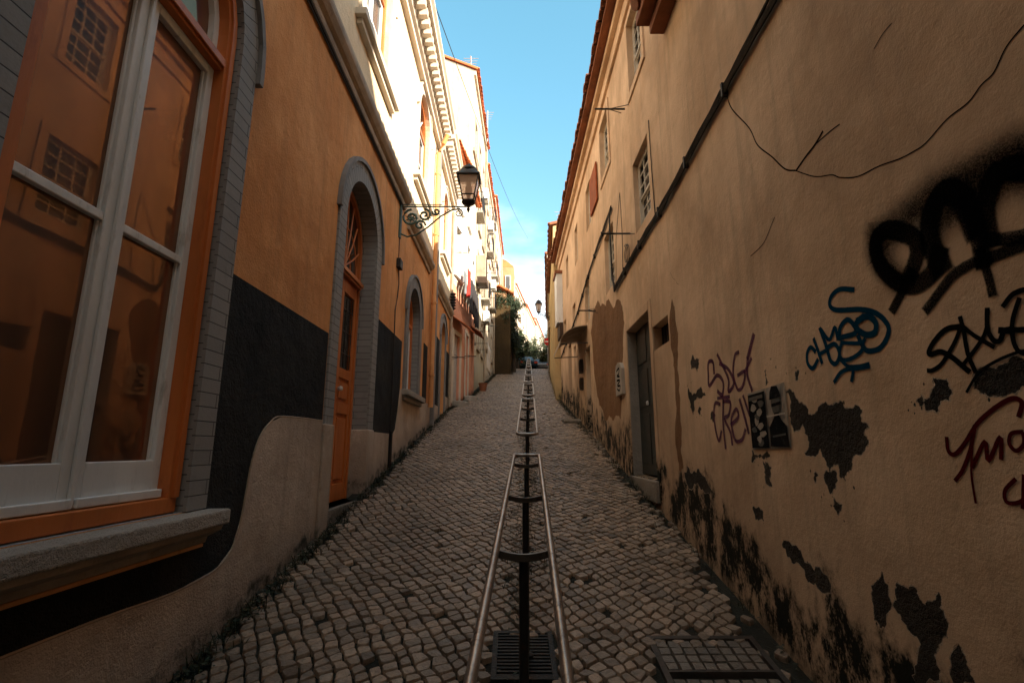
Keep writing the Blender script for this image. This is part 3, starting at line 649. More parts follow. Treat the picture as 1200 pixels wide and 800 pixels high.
# ================================================================== RIGHT: LONG OCHRE HOUSE
FR = facade('R', XR)
root = thing('ochre_house', (1.69, 17.5, gz(17.5)), 'long peeling ochre house with graffiti and a tiled eave along the right side', 'house')
ZR = 6.55; NEAR = -1.0
outer = [(-7, -4), (-7, 10.5), (NEAR, 10.5), (NEAR, ZR), (17.5, ZR), (17.5, 1.0), (10, -.6), (2, -2.2)]
wins = [(5.72, 6.42, 4.95, 6.05), (8.03, 8.80, 4.88, 5.93), (10.2, 10.85, 4.75, 5.75), (12.4, 13.0, 4.75, 5.75), (14.6, 15.2, 4.75, 5.75),
        (5.76, 6.53, 2.85, 3.87), (8.0, 8.82, 2.68, 3.74), (10.75, 11.4, 2.75, 3.7), (13.2, 13.8, 2.9, 3.85), (15.6, 16.2, 3.1, 4.0),
        (2.9, 3.65, 4.95, 6.05), (2.9, 3.6, 2.95, 3.85)][:10]
doorh = rect(6.12, 7.35, -.36, 1.67); vent = rect(5.38, 6.03, 1.13, 1.42)
door2 = rect(10.9, 11.55, .28, 2.2); door3 = rect(14.3, 15.1, 1.05, 3.0)
holes = [rect(*w) for w in wins] + [doorh, vent, door2, door3, rect(13.3, 13.75, 1.9, 2.7)]
dark = [jag(p, .26, 3, k) for k, p in enumerate(PATCHES['DARK'])]; brown = [jag(p, .16, 3, 50+k) for k, p in enumerate(PATCHES['BROWN'])]
# small flakes scattered round the big losses
rr = random.Random(3); fl = []
for p in PATCHES['DARK']:
    for _ in range(4):
        a = rr.choice(p); cy, cz = a[0]+rr.gauss(0, .05), a[1]+rr.gauss(0, .04); s = rr.uniform(.002, .007)
        fl.append([(cy+s*math.cos(t)*rr.uniform(.6, 1.3), cz+s*1.5*math.sin(t)*rr.uniform(.6, 1.3)) for t in [k*2*PI/6 for k in range(6)]])
def grown(poly, w, seed):                     # the broken lip of the top coat round every loss
    r_ = random.Random(seed); n = len(poly); A = sum(poly[i-1][0]*poly[i][1]-poly[i][0]*poly[i-1][1] for i in range(n)); sg = 1 if A > 0 else -1; out = []
    for i in range(n):
        (x0, y0), (x1, y1) = poly[i-1], poly[(i+1) % n]; dx, dy = x1-x0, y1-y0; L_ = math.hypot(dx, dy) or 1; k = w*r_.uniform(.1, 1.6)
        out.append((poly[i][0]+sg*dy/L_*k, poly[i][1]-sg*dx/L_*k))
    return out
lips = [grown(p, .006, k) for k, p in enumerate(dark)]
mb = MB(); wall_sheet(mb, FR, outer, holes, .17, 0, [(1, dark+fl), (2, brown), (3, lips)])
shell(mb, FR, NEAR, 17.5, -3, ZR, 9, .9); mb.add([FR(y, z, d) for y, z, d in ((-7, 10.5, 0), (NEAR, 10.5, 0), (NEAR, 10.5, -9), (-7, 10.5, -9))], [(0,1,2,3)])
mb.add([FR(NEAR, z, d) for z, d in ((ZR-1, 0), (10.5, 0), (10.5, -9), (ZR-1, -9))], [(0,1,2,3)]); mb.add([FR(-7, z, d) for z, d in ((-4, 0), (10.5, 0), (10.5, -9), (-4, -9))], [(0,1,2,3)])
mb.build('wall', ['ochre_stucco', 'bare_render', 'brown_render', 'plaster_lip'], root)
mb = MB(); tiled_roof(mb, FR, NEAR+.1, 17.5, ZR+.02, 9, .9, ov=.27, pitch=.24); mb.build('roof', 'terracotta', root)
b = MB(); fbox(b, FR, NEAR, 17.5, ZR-.34, ZR-.02, 0, .05); fbox(b, FR, NEAR, 17.5, ZR-.12, ZR, .05, .13); b.build('eave_moulding', 'ochre_stucco', root, bevel=.01)
for i, w in enumerate(wins):
    sash_window(root, FR, *w, .10, surround='ochre_stucco' if i < 2 else None, cols=3 if i in (0, 1, 5, 6) else 2, rows=3 if i in (0, 1, 5, 6) else 2)
# side door in its deep stone jamb
b = MB(); ring(b, FR, 6.735, -.40, 9, .0, .0, 0, 0) if 0 else None
fbox(b, FR, 7.352, 7.47, -.42, 1.80, -.16, .012); fbox(b, FR, 6.0, 6.118, -.60, 1.80, -.02, .010); fbox(b, FR, 6.12, 7.35, 1.675, 1.80, -.12, .012)
b.build('door_surround', 'ochre_stucco', root, bevel=.006)
b = MB(); fbox(b, FR, 7.335, 7.349, -.36, 1.66, -.165, -.002); b.build('door_jamb', 'stone', root)
dr = MB(); fbox(dr, FR, 6.13, 7.33, -.34, 1.66, -.16, -.125)
for z0, z1 in ((-.2, .45), (.55, 1.05), (1.15, 1.58)):
    for y0, y1 in ((6.2, 6.68), (6.78, 7.26)): fbox(dr, FR, y0, y1, z0, z1, -.125, -.115)
dr = dr.build('door', 'green_door', root, bevel=.004)
MB().lathe(*FR(6.75, 0, -.09)[:2], [(.0, .55), (.02, .56), (.02, .60), (.0, .61)], 10).build('door_knob', 'foil', dr)
b = MB(); fbox(b, FR, 6.05, 7.42, -.62, -.37, -.16, .045); b.build('doorstep', 'stone_step', root, bevel=.015)
b = MB(); fbox(b, FR, 5.38, 6.03, 1.13, 1.42, -.15, -.12); vt = b.build('vent_window', 'dark_wood', root)
b = MB()
for k in range(6): fbox(b, FR, 5.42+k*.11, 5.44+k*.11, 1.135, 1.415, -.12, -.105)
b.build('bars', 'black_cable', vt)
b = MB(); fbox(b, FR, 10.92, 11.53, .3, 2.18, -.15, -.11); b.build('door', 'green_door', root)
b = MB(); fbox(b, FR, 14.32, 15.08, 1.07, 2.98, -.15, -.11); b.build('door', 'dark_wood', root)
b = MB(); fbox(b, FR, 13.32, 13.73, 1.92, 2.68, -.15, -.11); b.build('shutter', 'dark_wood', root)
b = MB(); fbox(b, FR, 1.0, 4.9, 4.62, 4.74, 0, .30); fbox(b, FR, 1.0, 4.88, 4.50, 4.62, 0, .16)
n = 17
for k in range(n):
    y = 1.12+k*.225; b.tube([FR(y, 4.75, .36), FR(y, 4.95, 0)], .085, 10)
b.build('tiled_hood', 'terracotta', root, bevel=.01)
for y in (9.6,): 
    b = MB(); fbox(b, FR, 9.2, 10.0, 4.75, 5.55, .015, .045); b.build('shutter', 'cloth_rust', root)
# graffiti: each tag one painted mark on the wall
for key, mat, lab in (('BLACK_HAZE', 'spray_haze', 'soft black overspray cloud'), ('BLACK_BIG', 'spray_black', 'huge black letters eno with a slash'),
                      ('TEAL', 'spray_teal', 'teal tag with a large S swoop'), ('BLACK_TAG', 'spray_marker', 'black marker tag under the huge letters'),
                      ('RED', 'spray_red', 'dark red tag at the right edge'), ('PURPLE', 'spray_purple', 'faded purple two-line tag beside the posters')):
    o = strokes(FR, STROKES[key], {'BLACK_HAZE': .0005, 'BLACK_BIG': .0025}.get(key, .002), grow={'BLACK_BIG': 1.28, 'BLACK_HAZE': 1.9, 'PURPLE': 1.45}.get(key, 1.25)).build('graffiti', mat, root); o['label'] = lab
strokes(FR, STROKES['CRACK'], .001, sub=6, grow=.8).build('crack', 'crack_dark', root)
b = MB()
rc_ = random.Random(11)
for _ in range(4):
    y = rc_.uniform(1.6, 9); z = rc_.uniform(-.9, 3.6); a = rc_.uniform(-.6, .6); P = [(y, z)]
    for k in range(rc_.randint(2, 5)):
        a += rc_.uniform(-.6, .6); P.append((P[-1][0]+.07*math.cos(a), P[-1][1]+.07*math.sin(a)))
    strokes(FR, [(.003, P)], .001, sub=3).build('crack', 'crack_dark', root)

# posters
def poster(y0, y1, z0, z1, kind, label):
    b = MB(); n = 6; vs = []
    for i in range(n+1):
        for j in range(n+1):
            vs.append(FR(lerp(y0, y1, i/n), lerp(z0, z1, j/n)+.01*(i/n-.5), .004+.004*abs(math.sin(i*2.1+j*1.7))))
    b.add(vs, [(i*(n+1)+j, i*(n+1)+j+1, (i+1)*(n+1)+j+1, (i+1)*(n+1)+j) for i in range(n) for j in range(n)])
    o = b.build('poster', 'paper_light', None); tag(o, label, 'poster', 'posters pasted on the graffitied wall')
    u = lambda a: lerp(y0, y1, a); v = lambda c: lerp(z0, z1, c)
    def shp(name, poly, m, d): 
        bb = MB(); fprism(bb, FR, [(u(a), v(c)) for a, c in poly], d-.001, d); bb.build(name, m, o)
    if kind == 'figure':        # (0,0) is the left foot of the sheet as read
        shp('printed_torso', [(.04,.03),(.96,.02),(.93,.34),(.70,.44),(.62,.50),(.62,.60),(.38,.60),(.36,.50),(.26,.44),(.06,.34)], 'paper_dark', .012)
        shp('printed_head', [(.34,.56),(.66,.56),(.74,.68),(.72,.86),(.62,.95),(.40,.96),(.28,.86),(.27,.68)], 'paper_mid', .0135)
        shp('printed_cap', [(.22,.78),(.80,.80),(.76,.88),(.66,.98),(.38,.99),(.26,.90)], 'paper_dark', .015)
        shp('printed_band', [(.30,.66),(.78,.68),(.78,.73),(.30,.71)], 'paper_dark', .015)
        shp('printed_stripe', [(.2,.17),(.85,.2),(.85,.23),(.2,.20)], 'paper_mid', .0135)
        shp('torn_strip', [(.0,.50),(.95,.52),(.95,.545),(.0,.525)], 'paper_tape', .0165)
    else:
        shp('printed_ground', [(.04,.02),(.97,.02),(.97,.97),(.04,.95)], 'paper_dark', .012)
        r = random.Random(5)
        for k in range(11):
            cx, cz = r.uniform(.25, .75), .1+.075*k
            P = [(cx+r.uniform(.08, .2)*math.cos(t), cz+r.uniform(.04, .09)*math.sin(t)) for t in [j*2*PI/7 for j in range(7)]]
            shp('printed_shape', P, 'paper_light' if k % 3 else 'paper_mid', .0135+.0003*k)
        shp('printed_title', [(.12,.84),(.9,.86),(.9,.92),(.12,.90)], 'paper_mid', .018)
poster(3.66, 3.40, -.005, .385, 'shapes', 'torn dark poster covered in pale jumbled shapes, the left of the two pasted posters')
poster(3.395, 3.15, -.0, .395, 'figure', 'torn poster of a dark silhouetted figure in a cap, right of the two posters')

# meter box with a scribble
b = MB(); P = [(7.62, .80), (7.62, 1.18), (7.70, 1.27), (7.85, 1.30), (8.0, 1.27), (8.08, 1.18), (8.08, .80)]
fprism(b, FR, P, 0, .05); o = b.build('meter_box', 'meter_box'); tag(o, 'pale round-topped meter box with a black scribble beside the dark door', 'meter box')
g = strokes(FR, [(.035, [(7.95, 1.18), (7.78, 1.2), (7.8, 1.12), (7.93, 1.1), (7.76, 1.07)]), (.035, [(7.95, 1.03), (7.74, 1.01), (7.93, .95), (7.75, .93)]), (.03, [(7.95, .9), (7.8, .86), (7.72, .92)])], .051)
g.build('scribble', 'spray_marker', o)
for i, (y, z, h) in enumerate(((12.1, 1.35, .28), (12.1, 1.75, .32))):
    b = MB(); fbox(b, FR, y-.09, y+.09, z, z+h, 0, .08); fbox(b, FR, y-.06, y+.06, z+.05, z+h-.05, .08, .09)
    tag(b.build('intercom_box', 'dark_wood', bevel=.006), ['lower', 'upper'][i]+' small dark wall box of the pair left of the narrow door on the right', 'wall box', 'dark wall boxes on the ochre house')

# cables on the right wall
def cable_on(name, F, pts, d, r, label, n=3, sag=.0, cat='cable'):
    b = MB(); rr = random.Random(len(pts))
    for k in range(n):
        P = []
        for i in range(len(pts)-1):
            (a, za), (c, zc) = pts[i], pts[i+1]; m_ = max(2, int(abs(c-a)/.25)+1)
            for j in range(m_):
                t = j/m_; P.append(F(lerp(a, c, t), lerp(za, zc, t)+(k-(n-1)/2)*r*1.7+rr.uniform(-.006, .006), d+rr.uniform(0, .012)))
        P.append(F(pts[-1][0], pts[-1][1], d)); b.tube(P, r, 6)
    m_ = int(abs(pts[-1][0]-pts[0][0])/.9)
    for k in range(1, m_):
        y = lerp(pts[0][0], pts[-1][0], k/m_); z = np.interp(y, [p[0] for p in pts], [p[1] for p in pts]) if pts[0][0] < pts[-1][0] else pts[0][1]
        fbox(b, F, y-.012, y+.012, z-n*r-.008, z+n*r+.008, 0, d+r+.012)
    return tag(b.build(name, 'black_cable', smooth=False), label, cat)
cable_on('cable_bundle', FR, [(-2, 2.95), (1, 2.88), (2.8, 2.80), (3.6, 2.75), (5.2, 2.62), (6.6, 2.60), (7.5, 2.55), (7.95, 2.52), (8.1, 2.75), (8.12, 3.4), (8.15, 3.92)], .022, .0125, 'thick black cable bundle clipped diagonally across the ochre wall above the crack', 4)
cable_on('cable_bundle', FR, [(7.95, 3.95), (8.6, 3.9), (10, 3.78), (11.3, 3.6), (12.6, 3.35), (14.3, 3.2), (17.2, 3.0)], .022, .012, 'thinner black cable pair on the ochre wall further up, under the upper windows', 3)
b = MB(); P = [FR(6.9+.25*math.sin(t)*.5-.0, 2.72+.13*math.cos(t)+.25*.0, .03+.003*t) for t in [k*.35 for k in range(38)]]; b.tube(P, .006, 5)
tag(b.build('cable_coil', 'black_cable'), 'spare loops of thin cable hanging at the thick cable bundle', 'cable')
b = MB(); b.tube([FR(5.62, 3.95, .01), FR(5.60, 3.2, .012), FR(5.58, 2.66, .01)], .006, 5); tag(b.build('wire', 'black_cable'), 'thin brown wire running down beside the lower near window on the right', 'wire')
b = MB(); b.tube([FR(7.35, 3.9, .01), FR(7.3, 3.2, .012), FR(7.38, 2.62, .01)], .005, 5); b.tube([FR(7.35, 3.9, .01), FR(7.75, 3.3, .012), FR(7.9, 2.6, .01)], .004, 5)
tag(b.build('wire', 'black_cable'), 'thin forked wire on the ochre wall between the two lower windows', 'wire')

def line_bracket(F, y, z, L_, label, spread=.32):
    root = thing('clothesline_bracket', F(y, z, 0), label, 'clothesline bracket', 'clothesline brackets on the house fronts')
    b = MB(); b.tube([F(y, z, 0), F(y, z, L_)], .014, 8); b.build('arm', 'black_cable', root)
    for s in (-1, 1): b = MB(); b.tube([F(y, z, L_*.55), F(y+s*.25, z+s*spread*.35, 0)], .006, 6); b.build('stay', 'black_cable', root)
    return root
line_bracket(FR, 6.8, 4.97, .45, 'iron clothesline bracket near the top window on the right, beneath the eave')
line_bracket(FR, 6.85, 3.0, .42, 'iron clothesline bracket beside the lower near window on the right wall')
line_bracket(FR, 10.0, 2.72, .36, 'small iron clothesline bracket further along the right wall above the curved awning')
# curved awning
root = thing('curved_awning', FR(11.8, 2.2, 0), 'faded curved canvas awning over the narrow door on the right', 'awning')
b = MB(); vs = []; n = 10
for k in range(n+1):
    a = PI/2*k/n; d = .62*math.sin(a); z = 2.28+.42*math.cos(a)
    for y in (11.15, 13.0): vs += [FR(y, z, d), FR(y, z-.014, d)]
fs = []
for k in range(n): o = 4*k; fs += [(o, o+2, o+6, o+4), (o+1, o+5, o+7, o+3), (o, o+4, o+5, o+1), (o+2, o+3, o+7, o+6)]
b.add(vs, fs+[(0, 1, 3, 2), (4*n, 4*n+2, 4*n+3, 4*n+1)]).build('canopy', 'moulding', root)
b = MB()
for y in (11.17, 12.98): b.tube([FR(y, 2.3, 0), FR(y, 2.27, .6)], .012, 6)
b.build('frame', 'black_cable', root)
# ================================================================== LEFT: YELLOW HOUSE
FL = facade('L', XL)
root = thing('orange_house', (-1.92, 12.1, gz(12.1)), 'orange and cream house with black dado, arched openings and dentil cornice, nearest on the left', 'house')
HZ = 8.15; CZ = 4.2
w1 = (2.42, -.365, 2.78, .70); dA = (6.15, -.62, 2.66, .67); w2 = (9.68, 1.02, 2.5, .56)
ups = [(2.37, 5.35, 6.9, .62), (6.25, 5.32, 6.9, .62), (10.0, 5.32, 6.9, .62), (-1.4, 5.35, 6.9, .62)]
lowh = [arch_path(*w1[:3], w1[3]), arch_path(*dA[:3], dA[3]), arch_path(*w2[:3], w2[3])]
mb = MB(); wall_sheet(mb, FL, [(-7, -4), (-7, CZ), (12.1, CZ), (12.1, 0.2), (7, -.9), (3, -1.8)], lowh, .27, 0, rev=1)
mb.build('lower_wall', ['orange_stucco', 'painted_brick'], root)
mb = MB(); wall_sheet(mb, FL, rect(-7, 12.1, CZ, HZ), [arch_path(c, a, b_, r) for c, a, b_, r in ups], .16)
shell(mb, FL, -7, 12.1, -4, HZ, 7, .8); mb.build('upper_wall', 'sunlit_cream_stucco', root)
mb = MB(); tiled_roof(mb, FL, -7, 12.1, HZ+.35, 7, .8, ov=.1); mb.build('roof', 'terracotta', root)
# dado: black render with a swept lower edge, plinth below it
sweep = [(5.2, .27), (4.3, .26), (4.08, .20), (3.93, .08), (3.85, -.09), (3.81, -.30), (3.78, -.47), (3.70, -.66), (3.53, -.76), (3.1, -.795), (2.5, -.77), (1.2, -.76), (0, -.76), (-7, -.8)]
b = MB(); fprism(b, FL, [(-7, 1.17), (1.515, 1.17), (1.515, -.5), (3.325, -.5), (3.325, 1.17), (5.2, 1.17)] + sweep, 0, .012)
fprism(b, FL, [(7.08, .22), (7.08, 1.81), (8.70, 1.81), (8.70, 1.02), (8.58, .62), (8.45, .30), (8.3, .22)], 0, .012)
fprism(b, FL, [(10.9, .98), (10.9, 2.24), (11.38, 2.24), (11.38, .98)], 0, .012)
b.build('dado', 'black_stucco', root)
b = MB(); fprism(b, FL, sweep + [(-7, -3.2), (0, -2.6), (3, -1.9), (5.2, -1.5)], 0, .018)
fprism(b, FL, [(7.08, .22), (8.3, .22), (8.45, .30), (8.58, .62), (8.70, .98), (11.9, .98), (11.9, 0), (7.08, -1)], 0, .018)
b.build('plinth', 'plinth_stucco', root)
b = MB(); P = [FL(y, z, .014) for y, z in smooth_path(sweep[:-1], 4)]; b.tube(P, .007, 6); b.build('dado_edge', 'moulding', root)
b = MB()
for (y, k) in ((3.9, 0), (4.7, 1), (8.1, 2), (9.2, 3)): pass
# string course
def moulding(F, y0, y1, prof, name, mat, root, bevel=0):
    b = MB(); n = len(prof); vs = [F(y, z, d) for y in (y0, y1) for d, z in prof]
    b.add(vs, [(i, (i+1) % n, n+(i+1) % n, n+i) for i in range(n)] + [tuple(range(n)), tuple(n+i for i in range(n))])
    return b.build(name, mat, root)
SC = [(0, 0), (.04, 0), (.05, .03), (.05, .07), (.09, .10), (.13, .16), (.14, .20), (.14, .24), (.02, .27), (0, .27)]
moulding(FL, -7, 8.42, [(d, 4.13+z) for d, z in SC], 'string_course', 'moulding', root)
moulding(FL, 8.75, 11.25, [(d, 3.93+z*.9) for d, z in SC], 'string_course', 'moulding', root)
b = MB(); b.tube([FL(-7, 4.10, .03), FL(3, 4.105, .03), FL(8.3, 4.10, .03)], .016, 6); b.tube([FL(-7, 4.07, .02), FL(8.3, 4.075, .02)], .009, 6)
tag(b.build('cable', 'black_cable'), 'black cable running right under the stone string course of the orange house', 'cable')
# dentil cornice
CO = [(0, 0), (.10, 0), (.10, .10), (.16, .13), (.16, .42), (.42, .45), (.42, .55), (.47, .60), (.47, .66), (0, .70)]
def cornice(F, y0, y1, z, root):
    prof = [(d, z+h) for d, h in CO]; n = len(prof); b = MB(); y = y0+.05
    b.add([F(yy, zz, d) for yy in (y0, y1) for d, zz in prof], [(i, (i+1) % n, n+(i+1) % n, n+i) for i in range(n)] + [tuple(range(n)), tuple(n+i for i in range(n))])
    while y < y1-.1:
        fbox(b, F, y, y+.11, z+.27, z+.448, .162, .36); y += .22
    b.build('dentil_cornice', 'cornice_paint', root)
cornice(FL, -7, 11.95, 7.55, root)
b = MB()
fbox(b, FL, 11.92, 12.1, -.3, 7.55, 0, .10); b.build('pilaster', 'label_stone', root, bevel=.01)
b = MB(); b.tube([FL(11.55, .9, .09), FL(11.55, 7.2, .09), FL(11.55, 7.45, .2), FL(11.55, 7.7, .3)], .055, 10)
for z in (1.6, 3.3, 5.0, 6.6): b.lathe(*FL(11.55, 0, .09)[:2], [(.068, z), (.068, z+.05)], 10)
b.build('downpipe', 'orange_stucco', root, smooth=True)

# ---- big arched window
def arch_label(F, cy, zs, r, root, zlo, w=.05, name='hood_mould'):
    b = MB(); ring(b, F, cy, zlo, zs, r, r+w, 0, .055); b.build(name, 'label_stone', root)
c, zb, zs, r = w1
win = MB(); ring(win, FL, c, zb+.09, zs, r-.10, r-.004, -.20, -.03); ring(win, FL, c, zb+.09, zs, r-.075, r-.03, -.03, -.012)
fbox(win, FL, c-r+.1, c+r-.1, 2.50, 2.60, -.19, -.045); fbox(win, FL, c-r+.1, c+r-.1, 2.52, 2.58, -.045, -.025)
fbox(win, FL, c-r+.02, c+r-.02, zb+.005, zb+.09, -.2, -.03)
win = win.build('arched_window', 'orange_paint', root, bevel=.006); win['label'] = 'large orange-framed arched casement window at the left edge'
for y0, y1 in ((c-r+.10, c-.004), (c+.004, c+r-.10)):
    s = MB(); st = .062; z0, z1 = zb+.09, 2.50; D0, D1 = -.155, -.095
    fbox(s, FL, y0, y0+st, z0, z1, D0, D1); fbox(s, FL, y1-st, y1, z0, z1, D0, D1)
    fbox(s, FL, y0+st, y1-st, z1-st, z1, D0, D1); fbox(s, FL, y0+st, y1-st, z0, z0+.21, D0, D1)
    fbox(s, FL, y0+st, y1-st, 1.10, 1.145, D0+.012, D1-.005)
    fbox(s, FL, y0+.01, y1-.01, z0+.005, z0+.05, D1+.001, D1+.035)
    # glazing beads
    for a0, a1 in ((z0+.21, 1.10), (1.145, z1-st)):
        for u0, u1 in ((y0+st, y0+st+.014), (y1-st-.014, y1-st)): fbox(s, FL, u0, u1, a0, a1, D0+.02, D1-.02)
    s = s.build('casement', 'white_paint', win, bevel=.005)
    for nm, a0, a1 in (('pane', z0+.21, 1.10), ('pane', 1.145, z1-st)):
        p = MB(); p.add([FL(y0+st-.002, a0-.002, -.132), FL(y1-st+.002, a0-.002, -.132), FL(y1-st+.002, a1+.002, -.132), FL(y0+st-.002, a1+.002, -.132)], [(0,1,2,3)]); p.build(nm, 'window_glass', s)
b = MB(); fbox(b, FL, c-.012, c+.012, zb+.10, 2.49, -.094, -.075); b.build('meeting_bead', 'white_paint', win, bevel=.004)
s = MB(); ring(s, FL, c, 2.60, zs, r-.155, r-.10, -.155, -.10); fbox(s, FL, c-.022, c+.022, 2.60, zs+r-.16, -.15, -.105)
fbox(s, FL, c-r+.155, c-.022, 2.60, 2.65, -.155, -.10); fbox(s, FL, c+.022, c+r-.155, 2.60, 2.65, -.155, -.10); s.build('fanlight_frame', 'white_paint', win)
p = MB(); pane_arch(p, FL, c, 2.55, zs, r-.12, -.14); p.build('pane', 'window_glass', win)
b = MB(); ring(b, FL, c, zb, zs, r, r+.20, 0, .022); b.build('brick_surround', 'painted_brick', root)
arch_label(FL, c, zs, r+.202, root, 2.64)
b = MB(); fbox(b, FL, 1.18, 3.38, -.46, -.37, -.25, .15); sl = b.build('window_sill', 'stone', root, bevel=.012)
moulding(FL, 1.24, 3.34, [(0, -.565), (.03, -.565), (.04, -.53), (.08, -.51), (.12, -.49), (.13, -.462), (0, -.462)], 'sill_moulding', 'moulding', sl)
b = MB(); fbox(b, FL, 1.28, 3.31, -.585, -.567, 0, .035); b.build('sill_edge', 'orange_stucco', sl)

# ---- front door
c, zb, zs, r = dA
b = MB(); ring(b, FL, c, .24, zs, r, r+.24, 0, .025); b.build('brick_surround', 'painted_brick', root)
arch_label(FL, c, zs, r+.242, root, 2.62)
for s_ in (-1, 1):
    b = MB(); a0, a1 = (c-r-.26, c-r-.001) if s_ < 0 else (c+r+.001, c+r+.26)
    fbox(b, FL, a0, a1, -1.4, .24, 0, .04)
    e = c+s_*(r+.002); fbox(b, FL, min(e, e-s_*.022), max(e, e-s_*.022), -.66, .24, -.26, .038)
    b.build('jamb_block', 'plinth_stucco', root, bevel=.012)
b = MB(); fbox(b, FL, c-r-.02, c+r+.02, -.80, -.62, -.27, .03); b.build('doorstep', 'stone_step', root, bevel=.012)
fr = MB(); ring(fr, FL, c, -.62, zs, r-.07, r-.003, -.265, -.19); fbox(fr, FL, c-r+.07, c+r-.07, 2.12, 2.23, -.265, -.15); fbox(fr, FL, c-r+.05, c+r-.05, 2.15, 2.20, -.15, -.125)
fr = fr.build('front_door', 'orange_paint', root, bevel=.005)
fr['label'] = 'orange panelled door with grilles and a fanlight under a grey brick arch'
for s_ in (0, 1):
    y0, y1 = (c-r+.07, c-.004) if s_ == 0 else (c+.004, c+r-.07)
    d = MB(); st = .09; A0, A1 = -.25, -.205
    fbox(d, FL, y0, y0+st, -.62, 2.12, A0, A1); fbox(d, FL, y1-st, y1, -.62, 2.12, A0, A1)
    for z0, z1 in ((-.62, -.42), (.42, .56), (.86, .98), (1.95, 2.12)): fbox(d, FL, y0+st, y1-st, z0, z1, A0, A1)
    for z0, z1 in ((-.42, .42), (.56, .86)):
        fbox(d, FL, y0+st, y1-st, z0, z1, A0, A1-.025); fbox(d, FL, y0+st+.04, y1-st-.04, z0+.05, z1-.05, A1-.025, A1-.005)
    d = d.build('door_leaf', 'orange_paint', fr, bevel=.005)
    p = MB(); fbox(p, FL, y0+st, y1-st, .98, 1.95, A0, A0+.01); p.build('pane', 'dark_glass', d)
    g = MB()
    for k in range(4): y = lerp(y0+st+.03, y1-st-.03, k/3); g.tube([FL(y, 1.0, A1-.012), FL(y, 1.93, A1-.012)], .007, 6)
    for z in (1.18, 1.46, 1.75): g.tube([FL(y0+st, z, A1-.012), FL(y1-st, z, A1-.012)], .006, 6)
    for z in (1.3, 1.62): g.tube([FL((y0+y1)/2+.05*math.cos(t), z+.07*math.sin(t), A1-.008) for t in [k*PI/6 for k in range(12)]], .005, 5, closed=True)
    g.build('grille', 'dark_iron', d)
b = MB(); X, Y, _ = FL(c+.07, 0, -.17); b.lathe(X, Y, [(.0, .68), (.028, .69), (.032, .71), (.028, .735), (.0, .745)], 12); b.tube([FL(c+.07, .715, -.21), FL(c+.07, .715, -.17)], .012, 8); b.build('door_knob', 'foil', fr, smooth=True)
p = MB(); pane_arch(p, FL, c, 2.23, zs, r-.07, -.235); p.build('fanlight', 'dark_glass', fr)
g = MB(); o_ = (c, 2.26)
for k in range(1, 8):
    a = PI*k/8; R1 = .98; ye = c-R1*.62*math.cos(a)*.95; ze = 2.26+min(R1, (zs+r-.1-2.26))*math.sin(a)*.98
    g.tube([FL(*o_, -.20), FL((c+ye)/2-.03*math.cos(a), (2.26+ze)/2, -.195), FL(ye, ze, -.20)], .011, 6)
for R1 in (.22, .48): g.tube([FL(c-R1*math.cos(PI*k/12), 2.26+R1*1.1*math.sin(PI*k/12), -.20) for k in range(13)], .010, 6)
g.build('fanlight_tracery', 'orange_paint', fr)

# ---- small arched window
def small_arch_window(F, root, c, zb, zs, r, frame='orange_paint', sash='white_paint', rev=.2, surround='label_stone', band=.22, sillm='stone'):
    w = MB(); ring(w, F, c, zb, zs, r-.09, r-.003, -rev, -rev+.08); fbox(w, F, c-r+.09, c+r-.09, zs-.15, zs-.08, -rev, -rev+.08)
    w = w.build('arched_window', frame, root, bevel=.004)
    s = MB(); y0, y1 = c-r+.09, c+r-.09
    for a0, a1 in ((y0, c-.003), (c+.003, y1)):
        t = .05; z1 = zs-.15
        fbox(s, F, a0, a0+t, zb, z1, -rev+.01, -rev+.05); fbox(s, F, a1-t, a1, zb, z1, -rev+.01, -rev+.05)
        for z0, zz in ((zb, zb+.12), (lerp(zb, z1, .5), lerp(zb, z1, .5)+.035), (z1-t, z1)): fbox(s, F, a0+t, a1-t, z0, zz, -rev+.015, -rev+.045)
    for k in (1, 2, 3):
        a = PI*k/4; s.tube([F(c, zs-.07, -rev+.03), F(c-(r-.1)*math.cos(a), zs-.07+(r-.06)*math.sin(a), -rev+.03)], .016, 6)
    s.build('casements', sash, w)
    p = MB(); pane_arch(p, F, c, zb, zs, r-.05, -rev+.02); p.build('pane', 'far_glass', w)
    if surround:
        b = MB(); ring(b, F, c, zb-.02, zs, r, r+band, 0, .035); b.build('surround', surround, w)
        b = MB(); ring(b, F, c, zs-.05, zs, r+band, r+band+.045, 0, .06, n=14); b.build('hood_mould', surround, w)
    b = MB(); fbox(b, F, c-r-.32, c+r+.32, zb-.12, zb-.022, -rev+.0, .14); fbox(b, F, c-r-.26, c+r+.26, zb-.2, zb-.12, 0, .08); b.build('sill', sillm, w, bevel=.01)
    return w
small_arch_window(FL, root, *w2[:1], w2[1]+.002, w2[2], w2[3])
for c, a, b_, r in ups: small_arch_window(FL, root, c, a, b_, r, surround='cornice_paint', rev=.15, sillm='cornice_paint', band=.2)

